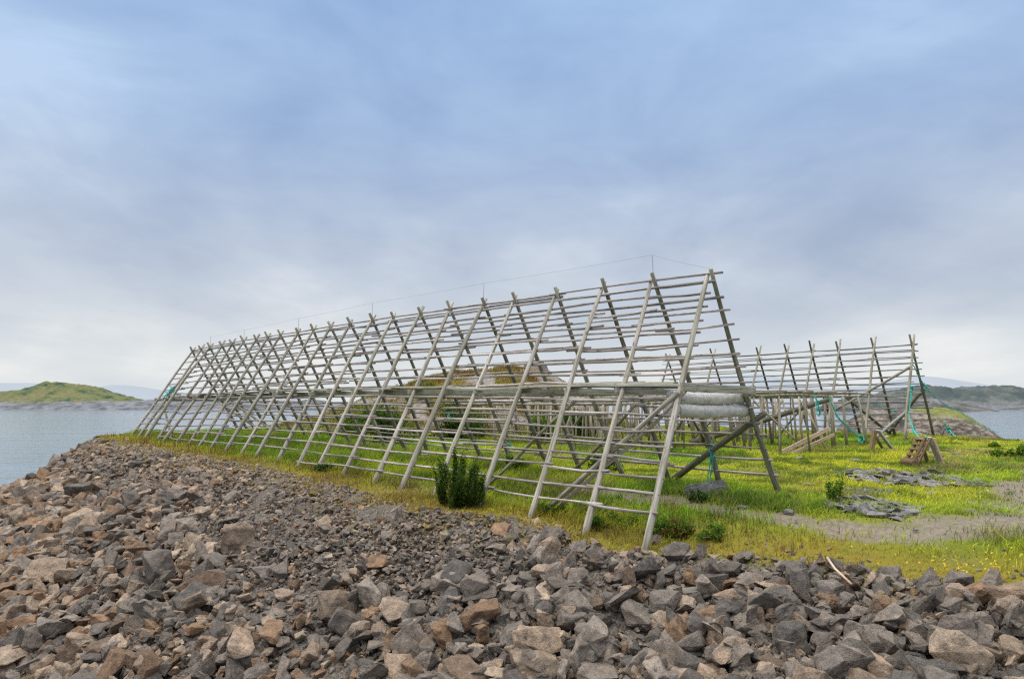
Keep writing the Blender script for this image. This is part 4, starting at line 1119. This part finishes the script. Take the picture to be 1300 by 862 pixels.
# ------------------------------------------------------------------ assemble
build_world(); build_camera(); build_water(); build_ground(); build_far(); build_headland(); build_knoll()
build_rack_one()
s0, sm, W2, ts2, zr2 = build_rack_two()
build_platform(14.6, 18.2, 4.6, 19.5, 2.85, 'post platform with rails on top standing nearest the long rack', 1)
build_platform(19.4, 23.2, 4.6, 18.5, 2.88, 'post platform with rails on top standing nearest the shorter rack', 2)
build_platform(12.0, 15.4, 20.3, 26.5, 2.9, 'weathered post platform in front of the rock dome', 3)
build_platform(10.6, 13.4, 8.5, 18.5, 2.55, 'lower post platform just behind the middle of the long rack', 4)
build_roll(851, 946, 503.5, .55, .18, 'upper white roll slung under the crossbeam at the rack end', .132)
build_roll(849, 949, 519.5, .55, .16, 'lower white roll hanging at the rack end', .145)
# ropes
hw = lambda z: (zr2(ts2[0]) - z) / (zr2(ts2[0]) - .65) * W2 / 2
RL = lambda z: W(sm - hw(z), ts2[0] - .12, z); RR = lambda z: W(sm + hw(z), ts2[0] - .12, z)
rope([RR(3.35), at_depth(1220, 523, 47), at_depth(1268, 548, 62)], 'teal rope stretched from the shorter rack out to the sea rocks', .03)
rope([RL(4.5), RR(3.4)], 'short teal rope tied across the end frame of the shorter rack', .03, 2, 2)
tre = ground_at(1180, 590)
rope([RL(3.3), RL(2.0), RL(1.35) + np.array([.1, -.3, 0]), tre + np.array([.05, .1, .85])], 'teal rope running from the shorter rack end down to the pallet trestle', .034, 2, 4)
rope([at_depth(1110, 508, 40), at_depth(1117, 516, 40), at_depth(1136, 522, 40)], 'teal rope sagging behind the end frame of the shorter rack', .03, 1, 1)
rope([at_depth(1199, 537, 38), at_depth(1204, 545, 38), at_depth(1214, 556, 37)], 'tangled teal rope over the small stakes by the headland', .04, 2, 3)
pA = W(16.4, 4.45, 2.8)
rope([W(18.1, 4.4, 2.9), W(18.2, 4.3, 2.6), W(18.25, 4.3, 2.25)], 'loose teal rope coil hanging from the platform front beam', .025, 2, 5)
rope([W(19.5, 4.4, 2.9), W(19.8, 4.2, 2.0), W(20.6, 3.6, 1.1), ground_at(1098, 561) + np.array([0, 0, .12])], 'teal rope slanting from the platform beam to the dark stone', .028, 2, 4)
br = lambda k: W(WID - .02 + (-1.04) * k, 2.98 - 3.26 * k, .45 + 1.87 * k)
rope([br(.50) + np.array([-.05, -.09, .05]), br(.44) + np.array([0, -.1, -.5]), br(.44) + np.array([0, -.1, -1.05])], 'teal rope hanging in a loop from the dark brace at the rack end', .016, 3, 3)
rope([at_depth(570, 527, 30), at_depth(573, 533, 30)], 'scrap of teal rope tied to the middle of the long rack', .02, 1, 1)
rope([W(1.42, 28.85, 3.3), W(1.22, 28.9, 2.95)], 'scrap of teal rope on the last frames of the long rack', .035, 2, 3)
pl = ground_at(643, 585)
rope([pl + np.array([0, 0, .05]), pl + np.array([.03, 0, .3]), pl + np.array([.02, 0, .55])], 'bunched teal net rope standing on the grass inside the rack', .04, 3, 4)
# small stakes by the headland
for q, (x0, y0, x1, y1) in enumerate(((1193, 556, 1204, 538), (1212, 556, 1203, 539))):
    a = at_depth(x0, y0, 38); a[2] = min(a[2], float(terrain(*ST(a[0], a[1])))) - .05
    thing_mesh('stake', MB().pole(a, at_depth(x1, y1, 38), .06, .05), MAT['leg2'], ('first', 'second')[q] + ' leaning stake of the roped pair near the headland', 'stake', 'roped stakes near the headland', smooth_sh=True)
build_trestles()
g1 = ground_at(992, 576); 
thing_mesh('loose_board', MB().board(g1 + np.array([0, 0, .05]), W(18.9, 4.2, 1.55), .16, .05, (0, 0, 1)), MAT['fresh'], 'upper of two reddish boards leaning against the platform posts', 'board', 'loose boards at the platform')
thing_mesh('loose_board', MB().board(g1 + np.array([.3, -.25, .02]), W(18.9, 4.0, 1.3), .12, .05, (0, 0, 1)), MAT['fresh'], 'lower of two reddish boards leaning against the platform posts', 'board', 'loose boards at the platform')
thing_mesh('log', MB().pole(W(16.6, 9.3, .85), W(21.2, 5.0, 2.75), .13, .10, 10), MAT['dark'], 'thick dark log slanting up under the platform rails', 'log', smooth_sh=True)
lo, hi = build_rubble(); build_stones(hi); build_outcrops(lo)
def on_bank(px, py, up=.22):
    p = ground_at(px, py); p[2] += up; return p
thing_mesh('driftwood', MB().board(on_bank(833, 772), on_bank(886, 768, .24), .09, .05, (0, .3, 1)), MAT['plank'], 'grey driftwood board wedged flat between dark blocks of the bank', 'driftwood')
thing_mesh('driftwood', MB().pole(on_bank(1052, 738, .36), on_bank(1083, 772, .34), .022, .018), MAT['fresh'], 'pale driftwood stick poking up between the blocks by the track', 'driftwood', smooth_sh=True)
build_grass(); build_plants()
